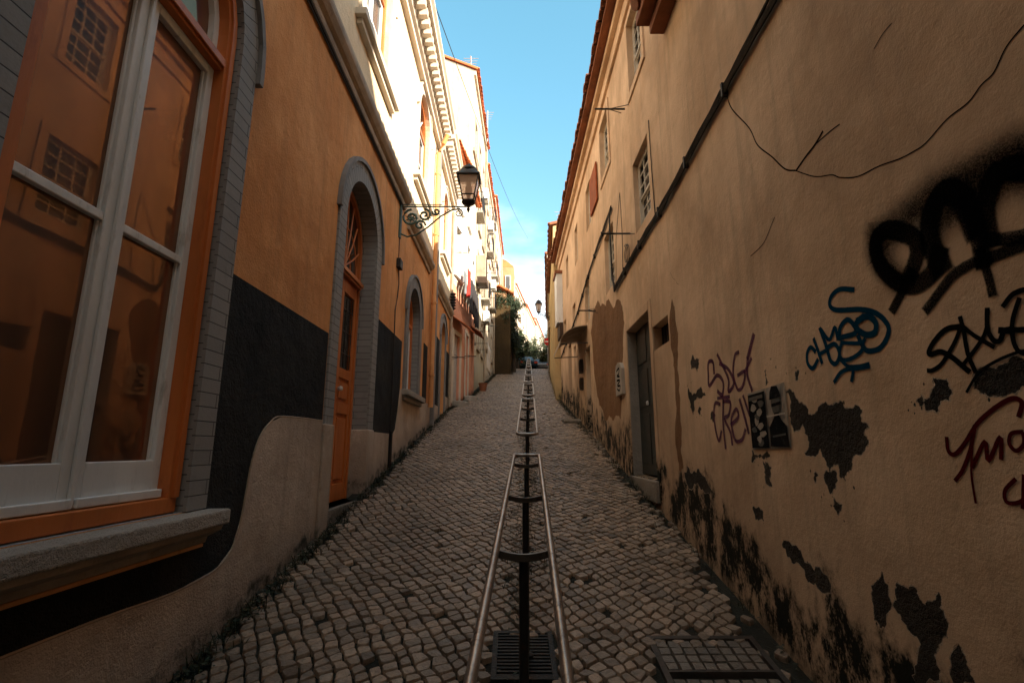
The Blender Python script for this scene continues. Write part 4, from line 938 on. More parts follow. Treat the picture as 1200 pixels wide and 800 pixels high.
# junction box with its cable, small hooks
b = MB(); fbox(b, FL, 8.05, 8.25, 2.94, 3.10, 0, .07); tag(b.build('junction_box', 'black_cable', bevel=.008), 'small black junction box on the orange wall beneath the lantern bracket', 'junction box')
b = MB(); b.tube([FL(8.17, 2.95, .02), FL(8.22, 2.7, .02), FL(8.16, 2.45, .02), FL(8.05, 2.2, .02), FL(8.05, 1.2, .03), FL(8.05, .25, .03)], .009, 6); b.tube([FL(8.12, 3.09, .02), FL(8.12, 3.5, .02), FL(8.14, 4.1, .03)], .007, 6)
tag(b.build('cable', 'black_cable'), 'thin black cable dropping from the junction box into the black dado', 'cable')
b = MB(); b.tube([FL(8.05, .25, .045), FL(8.05, -.45, .045)], .028, 8); tag(b.build('conduit', 'dark_iron'), 'grey metal conduit running from the black dado down to the ground past the door', 'conduit')

# ---- lantern on scrolled bracket
def lantern(F, y, z, L_, s, label, bracket, scroll=True):
    root = thing('wall_lantern', F(y, z, 0), label, 'wall lantern', 'lanterns on wall brackets')
    b = MB(); fbox(b, F, y-.045*s, y+.045*s, z-.55*s, z+.08*s, 0, .03); b.tube([F(y, z, 0), F(y, z, L_+.04)], .013*s, 8)
    b.tube([F(y, z+.035*s, .02), F(y, z+.035*s, .62*L_)], .008*s, 6)
    # lower sweeping arm
    P = [F(y, z-.48*s, .03), F(y, z-.53*s, .12*L_), F(y, z-.50*s, .25*L_), F(y, z-.36*s, .42*L_), F(y, z-.17*s, .60*L_), F(y, z-.06*s, .76*L_), F(y, z-.04*s, .88*L_)]
    b.tube(P, .014*s, 8)
    def spiral(cd, cz, r0, turns, a0, sg=1, rr=.019):
        b.tube([F(y, cz+(r0*(1-t*.85))*math.sin(a0+sg*turns*2*PI*t), cd+(r0*(1-t*.85))*math.cos(a0+sg*turns*2*PI*t)) for t in [k/22 for k in range(23)]], rr*s, 6)
    spiral(.17*L_, z-.20*s, .15*s, 1.6, PI/2); spiral(.36*L_, z-.15*s, .11*s, 1.5, PI/2, -1); spiral(.30*L_, z-.33*s, .09*s, 1.3, 0); spiral(.53*L_, z-.09*s, .065*s, 1.3, PI)
    spiral(.86*L_, z-.115*s, .075*s, 1.5, PI/2, -1, .010); spiral(.70*L_, z-.07*s, .045*s, 1.2, PI, 1, .008)
    for k in range(7): a = k*.9; b.tube([F(y+.01, z-.2*s, .17*L_), F(y+.02, z-(.2+.1*math.sin(a))*s, .17*L_+.12*s*math.cos(a))], [.016*s, .004], 6)
    b.build('bracket', bracket, root, smooth=True)
    X, Y, _ = F(y, z, L_); q4 = PI/4
    b = MB(); b.lathe(X, Y, [(.012, z-.10*s), (.022, z-.07*s), (.03, z-.045*s), (.018, z-.02*s), (.03, z+.015*s), (.05, z+.03*s), (.10*s, z+.05*s), (.115*s, z+.075*s), (.115*s, z+.085*s)], 16)
    zb, zt, rb, rt = z+.085*s, z+.50*s, .125*s, .235*s
    for k in range(4):
        a = q4+k*PI/2; b.tube([(X+rb*math.cos(a), Y+rb*math.sin(a), zb), (X+rt*math.cos(a), Y+rt*math.sin(a), zt)], .012*s, 6)
        a2 = a+PI/2
        for zz, r_ in ((zb, rb), (zt, rt), (lerp(zb, zt, .22), lerp(rb, rt, .22))):
            b.tube([(X+r_*math.cos(a), Y+r_*math.sin(a), zz), (X+r_*math.cos(a2), Y+r_*math.sin(a2), zz)], .011*s, 6)
    b.build('frame', 'dark_iron', root)
    b = MB(); b.lathe(X, Y, [(.275*s, zt), (.275*s, zt+.02*s), (.20*s, zt+.07*s), (.165*s, zt+.13*s)], 4, rot=q4)
    b.lathe(X, Y, [(.135*s, zt+.13*s), (.14*s, zt+.16*s), (.11*s, zt+.20*s), (.05*s, zt+.23*s), (.02, zt+.24*s), (.025, zt+.26*s), (0.005, zt+.285*s)], 16); b.build('roof', 'dark_iron', root, bevel=.004)
    g = MB()
    for k in range(4):
        a, a2 = q4+k*PI/2, q4+(k+1)*PI/2; e = .985
        g.add([(X+rb*e*math.cos(a), Y+rb*e*math.sin(a), zb), (X+rb*e*math.cos(a2), Y+rb*e*math.sin(a2), zb), (X+rt*e*math.cos(a2), Y+rt*e*math.sin(a2), zt), (X+rt*e*math.cos(a), Y+rt*e*math.sin(a), zt)], [(0,1,2,3)])
    g.build('glass', 'lantern_glass', root)
    b = MB(); b.lathe(X, Y, [(.03*s, zb), (.03*s, zb+.1*s), (.055*s, zb+.16*s), (.06*s, zb+.25*s), (.03*s, zb+.33*s), (0.004, zb+.34*s)], 12); b.build('bulb', 'paper_light', root, smooth=True)
lantern(FL, 8.14, 4.06, 1.17, 1.04, 'black lantern with pinkish glass on a green scrolled bracket on the orange house', 'verdigris')
FRf = facade('R', lambda y: XR(y))
lantern(FRf, 26.5, 7.05, .75, 1.0, 'small distant lantern against the sky, beyond the end of the long right eave', 'dark_iron')

# ================================================================== LEFT: SECOND ORANGE HOUSE
root = thing('orange_house', (-1.92, 15.3, gz(15.3)), 'narrow orange house with an arched doorway, between the grey pilaster and the pink house', 'house')
d2 = (13.9, .92, 3.0, .42); up2 = (13.7, 5.2, 6.7, .5)
mb = MB(); wall_sheet(mb, FL, [(12.1, -.3), (12.1, 3.95), (15.3, 3.95), (15.3, .8)], [arch_path(*d2[:3], d2[3])], .2); mb.build('lower_wall', 'orange_stucco', root)
mb = MB(); wall_sheet(mb, FL, rect(12.1, 15.3, 3.95, HZ), [arch_path(*up2[:3], up2[3])], .15); shell(mb, FL, 12.11, 15.3, 0, HZ, 7, .8); mb.build('upper_wall', 'sunlit_cream_stucco', root)
mb = MB(); tiled_roof(mb, FL, 12.2, 15.3, HZ+.35, 7, .8, ov=.1); mb.build('roof', 'terracotta', root)
moulding(FL, 12.14, 15.25, [(d, 3.85+z) for d, z in SC], 'string_course', 'moulding', root); cornice(FL, 12.14, 15.3, 7.55, root)
b = MB(); fbox(b, FL, 12.35, 13.2, 1.05, 2.78, 0, .012); fbox(b, FL, 14.65, 15.2, 1.45, 2.78, 0, .012); b.build('dado', 'black_stucco', root)
b = MB(); fprism(b, FL, [(12.12, -.2), (12.12, 1.05), (13.2, 1.05), (13.2, 0)], 0, .016); fprism(b, FL, [(14.6, .5), (14.6, 1.45), (15.28, 1.45), (15.28, .6)], 0, .016); b.build('plinth', 'plinth_stucco', root)
c, zb, zs, r = d2
b = MB(); ring(b, FL, c, zb-.3, zs, r, r+.2, 0, .03); b.build('surround', 'label_stone', root); arch_label(FL, c, zs, r+.205, root, 2.95)
b = MB(); fbox(b, FL, c-r, c+r, zb-.1, zs, -.2, -.15); ring(b, FL, c, zs, zs, 0.01, r, -.2, -.15); b.build('door', 'dark_wood', root)
small_arch_window(FL, root, *up2, surround='cornice_paint', rev=.14, sillm='cornice_paint', band=.16)
b = MB(); b.tube([FL(15.2, 1.2, .06), FL(15.2, 7.4, .06)], .045, 8); b.build('downpipe', 'moulding', root)
b = MB()
for k in range(6): b.lathe(-1.80, 15.05, [(.02, 4.1+k*.09), (.10, 4.16+k*.09), (.05, 4.2+k*.09)], 8)
tag(b.build('hanging_flower_pots', 'cloth_dark'), 'dark string of hanging pots at the corner of the pink house', 'hanging pots')

def plain_window(root, F, y0, y1, z0, z1, rev=.14, frame='white_paint', sur=None, glassm='far_glass', shut=None, mull=True):
    w = MB(); t = .05
    fbox(w, F, y0, y0+t, z0, z1, -rev-.02, -rev+.03); fbox(w, F, y1-t, y1, z0, z1, -rev-.02, -rev+.03); fbox(w, F, y0+t, y1-t, z1-t, z1, -rev-.02, -rev+.03); fbox(w, F, y0+t, y1-t, z0, z0+t, -rev-.02, -rev+.03)
    if mull:
        m_ = (y0+y1)/2; fbox(w, F, m_-.025, m_+.025, z0+t, z1-t, -rev-.01, -rev+.03); zz = lerp(z0, z1, .6); fbox(w, F, y0+t, m_-.025, zz, zz+.03, -rev-.01, -rev+.02); fbox(w, F, m_+.025, y1-t, zz, zz+.03, -rev-.01, -rev+.02)
    w = w.build('window', frame, root)
    p = MB(); p.add([F(y0, z0, -rev), F(y1, z0, -rev), F(y1, z1, -rev), F(y0, z1, -rev)], [(0,1,2,3)]); p.build('pane', glassm, w)
    if sur:
        s = MB(); a = .12
        for (b0, b1, c0, c1) in ((y0-a, y0, z0-a, z1+a), (y1, y1+a, z0-a, z1+a), (y0, y1, z1, z1+a)): fbox(s, F, b0, b1, c0, c1, 0, .03)
        fbox(s, F, y0-a-.03, y1+a+.03, z0-a-.04, z0-.002, -.02, .09); s.build('surround', sur, w)
    return w
def balcony(root, F, y0, y1, z, d, mat='dark_iron', slab='stone'):
    b = MB(); fbox(b, F, y0, y1, z-.09, z, 0, d); s = b.build('balcony', slab, root)
    g = MB(); n = max(3, int((y1-y0)/.14))
    for k in range(n+1): y = lerp(y0+.02, y1-.02, k/n); g.tube([F(y, z, d-.03), F(y, z+.9, d-.03)], .009, 5)
    for y in (y0+.02, y1-.02):
        for k in range(1, 4): g.tube([F(y, z, d*k/4), F(y, z+.9, d*k/4)], .009, 5)
        g.tube([F(y, z+.9, 0), F(y, z+.9, d-.03)], .014, 6)
    g.tube([F(y0+.02, z+.9, d-.03), F(y1-.02, z+.9, d-.03)], .014, 6); g.build('railing', mat, s)

# ================================================================== LEFT: PINK HOUSE
root = thing('pink_house', FL(17.6, gz(17.6)), 'pink house with a white upper floor, two pale doors and washing hanging from its balcony', 'house')
Y0, Y1, ZT = 15.31, 20.0, 9.9
dp = [rect(15.75, 16.45, gz(16.1)+.12, 3.55), rect(17.3, 18.0, gz(17.6)+.12, 3.9), rect(18.9, 19.5, 2.2, 4.2)]
mb = MB(); wall_sheet(mb, FL, [(Y0, .9), (Y0, 5.2), (Y1, 5.2), (Y1, 1.6)], dp, .14); mb.build('lower_wall', 'pink_stucco', root)
uw = [(15.75, 16.4, 5.6, 7.2), (17.3, 18.0, 5.6, 7.2), (18.8, 19.4, 5.6, 7.2), (15.9, 16.4, 8.0, 9.2), (17.4, 17.9, 8.0, 9.2)]
mb = MB(); wall_sheet(mb, FL, rect(Y0, Y1, 5.2, ZT), [rect(*w) for w in uw], .14); shell(mb, FL, Y0, Y1, .5, ZT, 7, .9); mb.build('upper_wall', 'white_stucco', root)
mb = MB(); tiled_roof(mb, FL, Y0, Y1, ZT+.05, 7, .9, ov=.16); mb.build('roof', 'red_tile', root)
for w in uw: plain_window(root, FL, *w, sur='white_paint')
for P in dp[:2]:
    y0, y1, z0, z1 = P[0][0], P[2][0], P[0][1], P[1][1]
    b = MB(); fbox(b, FL, y0, y1, z0, z1, -.13, -.08)
    for zz in (z0+.15, (z0+z1)/2): fbox(b, FL, y0+.1, y1-.1, zz, zz+(z1-z0)/2-.25, -.08, -.065)
    b.build('door', 'grey_wood', root)
    b = MB(); 
    for (b0, b1, c0, c1) in ((y0-.16, y0, z0-.1, z1+.14), (y1, y1+.16, z0-.1, z1+.14), (y0, y1, z1, z1+.14)): fbox(b, FL, b0, b1, c0, c1, 0, .03)
    b.build('door_surround', 'white_stucco', root)
    b = MB(); X, Y, _ = FL((y0+y1)/2, 0, 0); zz = gz(Y)
    b.lathe(X+.02, Y, [(.40, zz-.2), (.40, zz+.08), (.37, zz+.11), (.0, zz+.112)], 20); b.build('doorstep', 'stone', root)
plain_window(root, FL, 18.9, 19.5, 2.2, 4.2, frame='dark_wood')
def awning(root, F, y0, y1, z, d, mat):
    b = MB(); vs = [F(y, zz+t, dd) for y in (y0, y1) for dd, zz in ((0, z), (d, z-.28)) for t in (0, .03)]
    b.add(vs, [(0,1,3,2),(4,6,7,5),(0,4,5,1),(2,3,7,6),(0,2,6,4),(1,5,7,3)]); b.build('door_hood', mat, root)
awning(root, FL, 15.5, 16.75, 4.05, .42, 'red_tile'); awning(root, FL, 18.5, 19.7, 4.45, .42, 'cloth_rust')
for i, (y, z) in enumerate(((15.6, 2.75), (17.1, 3.05))):
    line_bracket(FL, y, z, .4, ['iron bracket beside the first pale door of the pink house', 'iron bracket between the two pale doors of the pink house'][i], .4)
line_bracket(FL, 15.9, 6.3, .42, 'iron bracket high on the white upper floor of the pink house')
# washing
def garment(F, y0, y1, zt, h, d, mat, name, label, cut=None):
    b = MB(); n, m_ = 10, 8; vs = []
    for j in range(m_+1):
        for i in range(n+1):
            t = i/n; s = j/m_; w = 1-.12*s*math.sin(PI*t)
            vs.append(F(lerp(y0, y1, t), zt-h*s*(1-.05*math.sin(t*7+y0)), d+.03*math.sin(t*9+s*3+y0*5)*(.3+s)))
    k = len(vs); fs = [(j*(n+1)+i, j*(n+1)+i+1, (j+1)*(n+1)+i+1, (j+1)*(n+1)+i) for i in range(n) for j in range(m_) if not (cut == 'legs' and i in (4, 5) and j > 3) and not (cut == 'shirt' and i in (0, 1, 8, 9) and j > 3)]
    b.add(vs, fs); o = b.build(name, mat, smooth=True); so_ = o.modifiers.new('cloth', 'SOLIDIFY'); so_.thickness = .012
    return tag(o, label, name.replace('_', ' '), 'washing hung out on the left house fronts')
b = MB(); b.tube([FL(15.7, 5.72, .22), FL(17.5, 5.66, .23), FL(19.3, 5.72, .22)], .004, 5); tag(b.build('clothesline', 'black_cable'), 'clothesline strung in front of the pink house carrying dark washing', 'clothesline')
garment(FL, 16.3, 16.7, 5.9, .95, .26, 'cloth_red', 'shirt', 'bright red shirt hanging highest over the pink house', 'shirt')
garment(FL, 16.0, 16.28, 5.71, .8, .22, 'cloth_grey', 'shirt', 'grey-blue shirt hanging next to the red one', 'shirt')
garment(FL, 16.75, 17.2, 5.69, 1.15, .24, 'cloth_dark', 'trousers', 'black trousers hanging just after the red shirt', 'legs')
garment(FL, 17.22, 17.75, 5.67, 1.2, .25, 'cloth_dark', 'shirt', 'wide black shirt in the middle of the dark washing', 'shirt')
garment(FL, 17.8, 18.3, 5.67, 1.3, .24, 'cloth_dark', 'trousers', 'long dark trousers hanging beyond the wide black shirt', 'legs')
garment(FL, 18.35, 19.1, 5.69, 1.2, .23, 'cloth_dark', 'sheet', 'dark sheet at the far end of the clothesline')
b = MB(); b.tube([FL(20.3, 4.15, .0), FL(20.3, 4.15, .52)], .012, 6); b.tube([FL(22.4, 4.3, .0), FL(22.4, 4.3, .52)], .012, 6); b.tube([FL(20.3, 4.15, .5), FL(22.4, 4.3, .5)], .006, 5)
tag(b.build('clothesline', 'black_cable'), 'low clothesline with the white sheet at the start of the tall house', 'clothesline')
garment(FL, 20.35, 22.2, 4.2, 1.15, .5, 'cloth_white', 'sheet', 'large white sheet hung low against the tall pale house')
b = MB(); X, Y, _ = FL(21.0, 0, .28); zz = gz(Y); b.lathe(X, Y, [(.12, zz-.03), (.17, zz+.27), (.19, zz+.28), (.19, zz+.32), (.16, zz+.32), (.15, zz+.26), (.0, zz+.26)], 16)
root = tag(b.build('flower_pot', 'terracotta', smooth=True), 'dark red flower pot on the ground below the white sheet', 'flower pot')

# ================================================================== LEFT: TALL PALE HOUSE
FT = facade('L', pw([(20, -1.70), (33, -1.25), (48, -.85)]))
def tall_house(label, Y0, Y1, ZT, mat, wins, D=8, rise=1.1, F=FT, name='tall_house', roofm='red_tile', sur='moulding', seed=1, bal=(), zb=None):
    root = thing(name, F(Y0, gz(Y0)), label, 'house')
    mb = MB(); hs = [rect(*w) for w in wins]
    zb = zb if zb is not None else min(gz(Y0), gz(Y1))-1
    wall_sheet(mb, F, rect(Y0, Y1, zb, ZT), hs, .16); shell(mb, F, Y0, Y1, zb, ZT, D, rise); mb.build('wall', mat, root)
    mb = MB(); tiled_roof(mb, F, Y0, Y1, ZT+.03, D, rise, ov=.18, pitch=.3); mb.build('roof', roofm, root)
    for w in wins: plain_window(root, F, *w, sur=sur)
    b = MB(); b.tube([F(Y1-.15, max(zb+1, gz(Y1)), .07), F(Y1-.15, ZT-.2, .07)], .055, 8); b.build('downpipe', 'moulding', root)
    b = MB(); fbox(b, F, Y0+.01, Y1-.25, ZT-4.0, ZT-3.82, 0, .08); b.build('string_course', 'moulding', root)
    for (a, b_, z) in bal: balcony(root, F, a, b_, z, .42)
    b = MB(); fbox(b, F, Y0, Y1, ZT-.25, ZT-.02, 0, .10); b.build('eave_moulding', 'cornice_paint', root)
    return root
rows = []
for z in (4.5, 7.4, 10.2, 13.0): rows += [(y, y+.75, z, z+1.6) for y in (20.8, 22.7, 24.6)]
r1 = tall_house('tall pale house whose stained blank gable rises above the dentil cornice on the left', 20.0, 26.2, 16.6, 'pale_gable', rows, D=7, rise=1.5, bal=((20.6, 21.8, 10.1), (24.4, 25.6, 7.3)))
rows = []
for z in (5.3, 8.0, 10.8, 13.4): rows += [(y, y+.8, z, z+1.5) for y in (26.9, 28.8, 31.0)]
tall_house('cream house with balconies directly up the hill from the tall stained gable', 26.25, 32.9, 15.6, 'white_stucco', rows, D=7, bal=((26.7, 27.9, 10.7), (28.6, 29.8, 8.0), (30.8, 32.0, 10.7), (28.6, 29.8, 13.3)))
rows = []
for z in (8.3, 11.0, 13.7): rows += [(y, y+.8, z, z+1.4) for y in (34.5, 37.0, 39.5, 42)]
tall_house('white sunlit house rising behind the dark ivy-covered block on the left', 33.0, 44.0, 17.2, 'white_stucco', rows, D=7, zb=3)
for i, (y, z) in enumerate(((21.8, 7.0), (25.0, 9.6), (27.6, 9.7), (30, 7.2), (31.5, 10.0), (23.6, 5.4))):
    line_bracket(FT, y, z, .5, ['lowest iron bracket on the tall gabled house', 'iron bracket high on the far part of the tall gabled house', 'iron bracket between the upper windows of the cream balcony house', 'lower iron bracket on the cream balcony house', 'farthest iron bracket on the cream balcony house', 'iron bracket above the white sheet'][i])
# enclosed balcony box and air conditioners
root = thing('enclosed_balcony', FT(22.3, 7.1), 'brown boxed-in balcony jutting from the tall pale house above the washing', 'balcony')
b = MB(); fbox(b, FT, 22.0, 22.75, 7.55, 8.6, 0, .45); b.build('box', 'moulding', root, bevel=.03); b = MB(); fbox(b, FT, 21.9, 22.85, 7.25, 7.54, 0, .5); b.build('base', 'dark_wood', root)
b = MB()
for k in range(6): fbox(b, FT, 22.06+k*.11, 22.1+k*.11, 7.6, 8.5, .452, .47)
b.build('slats', 'dark_wood', root)
acs = [(24.1, 12.3, 'highest'), (25.6, 6.3, 'lowest'), (28.1, 12.4, 'second highest'), (30.4, 9.6, 'farthest')]
for y, z, wd in acs:
    root = thing('air_conditioner', FT(y, z, 0), f'{wd} white air conditioner box hanging on the tall pale fronts', 'air conditioner', 'air conditioners on the left house fronts')
    b = MB(); fbox(b, FT, y-.38, y+.38, z, z+.55, .05, .35); b.build('casing', 'white_paint', root, bevel=.02)
    b = MB(); b.add([FT(y+.18*math.cos(t), z+.27+.18*math.sin(t), .355) for t in [k*PI/8 for k in range(16)]], [tuple(range(16))]); b.build('fan_grille', 'dark_iron', root)
    b = MB(); fbox(b, FT, y-.3, y-.26, z-.04, z, 0, .33); fbox(b, FT, y+.26, y+.3, z-.04, z, 0, .33); b.build('bracket', 'dark_iron', root)
# roof antennas
def antenna(x, y, z, h, label):
    b = MB(); b.tube([(x, y, z), (x, y, z+h)], .03, 6)
    for k in range(4): b.tube([(x-.35+.05*k, y, z+h-.1-.14*k), (x+.35-.05*k, y, z+h-.1-.14*k)], .012, 5)
    b.tube([(x, y-.4, z+h-.3), (x, y+.4, z+h-.3)], .012, 5)
    tag(b.build('antenna', 'grey_wood'), label, 'antenna', 'rooftop antennas')
antenna(-1.35, 25.2, 16.4, 1.9, 'antenna on the eave of the tall gabled house against the sky')
antenna(-1.9, 20.6, 16.8, 1.0, 'short antenna standing at the corner of the stained gable')
antenna(1.95, 17.9, 7.6, 1.2, 'spindly antenna above the end of the long tiled eave on the right')
antenna(2.6, 27.5, 9.2, 1.2, 'antenna on the far right roof above the distant lantern')

# ================================================================== LEFT: DARK IVY BLOCK
FD = facade('L', lambda y: lerp(-.12, .12, (y-33)/6))
root = thing('dark_house', (-.12, 33.0, gz(33)), 'low dark brown house standing forward under the ivy tree, with a red tiled roof', 'house')
mb = MB(); wall_sheet(mb, FD, rect(33, 39, 3.8, 9.3), [rect(34, 34.8, 6.2, 7.6), rect(36.5, 37.3, 5.4, 7.6)], .15); shell(mb, FD, 33, 39, 3.8, 9.3, 1.4, .1); mb.build('wall', 'brown_stucco', root)
plain_window(root, FD, 34, 34.8, 6.2, 7.6); plain_window(root, FD, 36.5, 37.3, 5.4, 7.6, frame='dark_wood')
mb = MB(); tiled_roof(mb, FD, 33.2, 36.5, 10.3, 1.6, .45, ov=.15, pitch=.25); mb.build('roof', 'red_tile', root)
b = MB(); fbox(b, FD, 33.3, 36.4, 9.3, 10.3, -1.3, -.25); b.build('attic', 'rust_stucco', root)
def leaf_tree(name, label, cat, trunk, blobs, n, size, cols, group=None):
    root = thing(name, trunk[0], label, cat, group)
    b = MB(); b.tube(trunk, [lerp(.16, .05, i/(len(trunk)-1)) for i in range(len(trunk))], 8)
    rr = random.Random(n)
    for (c, r) in blobs: 
        mid = (Vector(trunk[-1])+Vector(c))/2+Vector((rr.uniform(-.1, .1), 0, .05)); b.tube([trunk[-2], mid, c], [.06, .04, .015], 6)
    b.build('trunk', 'bark', root, smooth=True)
    mb = MB(); cs = []
    tot = sum(r[0]*r[1]*r[2] for _, r in blobs)
    for c, r in blobs:
        k = int(n*r[0]*r[1]*r[2]/tot); cl = [(rr.gauss(0, .45), rr.gauss(0, .45), rr.gauss(0, .45), rr.uniform(.55, 1.35)) for _ in range(max(6, k//40))]
        for _ in range(k):
            q_ = rr.choice(cl); p = Vector((c[0]+r[0]*(q_[0]+rr.gauss(0, .17)), c[1]+r[1]*(q_[1]+rr.gauss(0, .17)), c[2]+r[2]*(q_[2]+rr.gauss(0, .17))))
            d = Vector((rr.gauss(0, 1), rr.gauss(0, 1), rr.gauss(0, 1))).normalized(); e = d.orthogonal().normalized()*size*rr.uniform(.3, .5); d = d*size*rr.uniform(.6, 1.2)
            mb.add([p-d, p+e, p+d, p-e], [(0,1,2,3)]); g = q_[3]*rr.uniform(.8, 1.2); cs += [(cols[0]*g, cols[1]*g, cols[2]*g, 1)]*4
    mb.col = cs; mb.build('crown', 'leaf', root); return root
leaf_tree('ivy_tree', 'dark bushy tree spilling over the top of the dark brown house', 'tree', [(.15, 35.6, 4.9), (.1, 35.6, 7.2), (.1, 35.3, 9.2)],
          [((-.75, 33.6, 9.7), (.75, .8, .7)), ((-.2, 34.0, 9.3), (.7, .9, .9)), ((-.1, 33.9, 8.2), (.55, .8, .8)), ((.25, 35, 9.9), (.5, .8, .35)), ((.2, 35.4, 7.4), (.35, .9, 1.0)), ((-.6, 33.4, 9.9), (.35, .5, .3))], 15000, .075, (.018, .028, .010))

# ================================================================== FAR END
FF = facade('L', pw([(41, .10), (46, .15), (50, .35), (90, 6.3), (120, 10.5)]))
FO = facade('L', pw([(44, .15), (49, .35)]))
root = thing('rust_house', (.15, 44.5, gz(44.5)), 'distant rust orange house with a small red hipped roof at the top of the street', 'house')
mb = MB(); ow = [(45.4, 46.2, 13.6, 15.2), (45.4, 46.2, 10.6, 12.2)]
mb2 = MB(); wall_sheet(mb2, FO, rect(44.5, 49, 5, 16.2), [rect(*w) for w in ow], .15); shell(mb2, FO, 44.5, 49, 5, 16.2, 4, .05); mb2.build('wall', 'rust_stucco', root)
for w in ow: plain_window(root, FO, *w, sur='white_paint')
b = MB(); b.box(-.62, -.12, 44.42, 44.5, 14.0, 15.4); b.build('window', 'white_paint', root)
b = MB(); b.box(-.55, -.19, 44.40, 44.425, 14.1, 15.3); b.build('window', 'dark_glass', root)
b = MB(); b.lathe(-1.2, 46, [(1.9, 16.21), (1.9, 16.35), (.9, 17.2), (.15, 17.6), (.03, 18.5)], 4, rot=PI/4); b.build('roof', 'red_tile', root)
rows = []
for z in (8.2, 10.8, 13.4): rows += [(y, y+1.0, z, z+1.5) for y in (50.5, 53.0, 55.5)]
tall_house('first of the white sunlit houses running down the left past the crest', 49.5, 58.5, 16.2, 'white_stucco', rows, F=FF, zb=5, D=7, bal=((50.3, 51.8, 10.7), (52.8, 54.3, 8.1)))
rows = []
for z in (8.6, 11.4): rows += [(y, y+1.1, z, z+1.6) for y in (60, 63.0, 66)]
tall_house('second distant white house, beyond the first one past the crest', 58.6, 69, 16.6, 'pale_gable', rows, F=FF, zb=5, D=7, bal=((59.6, 61.6, 8.5), (62.6, 64.6, 11.3), (65.6, 67.6, 8.5)))
rows = []
for z in (8.6, 11.4): rows += [(y, y+1.1, z, z+1.6) for y in (71, 75, 80)]
tall_house('farthest pale house at the end of the left row near the vanishing point', 69.1, 86, 17.6, 'white_stucco', rows, F=FF, zb=5, D=7, bal=((70.5, 73, 11.3), (74.5, 77, 8.5), (79.5, 82, 11.3)))
tall_house('tiny pinkish house closing the view at the very end of the street', 87, 97, 12.0, 'rust_stucco', [(88, 89, 8.5, 10)], F=facade('L', lambda y: 7.3), zb=5, D=6)
rr = random.Random(4)
for i, (x, y, h, w_, lab) in enumerate(((.45, 41.8, 3.2, 1.0, 'dark street tree just beyond the crest, left of the handrail line'), (2.0, 54, 4.6, 1.4, 'dark tree past the crest near the middle of the gap'), (3.5, 58, 6.2, 1.8, 'larger dark tree in front of the far end houses'), (3.3, 46, 2.3, .9, 'dark shrubby tree at the right past the crest'),
     (4.9, 62, 5.4, 1.5, 'small far tree against the pale sky at the very end'), (1.6, 60, 3.6, 1.3, 'broad dark tree below the white house row'), (3.35, 41.5, 3.6, .5, 'leafy plant hanging high at the right corner of the crest'))):
    z0 = gz(y); leaf_tree('street_tree', lab, 'tree', [(x, y, z0), (x, y, z0+h*.3), (x+.05, y, z0+h*.45)],
          [((x, y, z0+h*.5), (.75*w_, .75*w_, h*.34)), ((x+.25*w_, y+.2, z0+h*.8), (.5*w_, .5*w_, h*.28)), ((x-.4*w_, y-.2, z0+h*.62), (.5*w_, .5*w_, h*.26))], 4200, .12, (.028, .042, .016), 'trees past the crest')
# ================================================================== RIGHT: FAR HOUSES
FB = facade('R', pw([(17.5, 1.50), (26, 2.0)]))
root = thing('cream_house', (1.6, 17.6, gz(17.6)), 'narrow cream house adjoining the far end of the long ochre house on the right', 'house')
bw = [(19, 19.7, 5.4, 6.8), (21.5, 22.2, 5.4, 6.8), (24, 24.7, 5.4, 6.8), (19.2, 20, 2.4, 4.6), (22.4, 23.2, 3.0, 4.9)]
mb = MB(); wall_sheet(mb, FB, rect(17.6, 26, 1, 8.0), [rect(*w) for w in bw], .14); shell(mb, FB, 17.6, 26, 1, 8.0, 6, .7); mb.build('wall', 'yellow_stucco', root)
for w in bw: plain_window(root, FB, *w, frame='dark_wood')
mb = MB(); tiled_roof(mb, FB, 17.6, 26, 8.03, 6, .7, ov=.12); mb.build('roof', 'terracotta', root)
root = thing('white_bay', (1.5, 16.7, 4.1), 'bright white boxed bay hanging on the wall at the far end of the right eave', 'bay')
b = MB(); fbox(b, FR, 16.4, 17.2, 4.05, 5.75, 0, .20); b.build('box', 'white_paint', root, bevel=.01); b = MB(); fbox(b, FR, 16.35, 17.25, 5.75, 5.85, 0, .25); b.build('cap', 'terracotta', root)
b = MB(); fbox(b, FR, 16.35, 17.25, 3.6, 4.05, 0, .12); b.build('base', 'dark_wood', root)
FC = facade('R', pw([(26, 1.98), (40, 2.95)]))
rows = []
for z in (6.0, 8.2): rows += [(y, y+.8, z, z+1.3) for y in (27.3, 29.6, 32, 35)]
tall_house('narrow grey-cream house with dark windows at the far right, holding the distant lantern', 26.05, 40, 10.2, 'yellow_stucco', rows, F=FC, D=7, rise=.6, roofm='terracotta', sur=None)
FE = facade('R', pw([(40, 3.0), (90, 7.5)]))
rows = [(y, y+1.0, 9.0, 10.5) for y in (44, 48, 52)]
tall_house('last house on the right past the crest, mostly hidden', 41, 60, 11.0, 'yellow_stucco', rows, F=FE, D=7, rise=.6, sur=None)
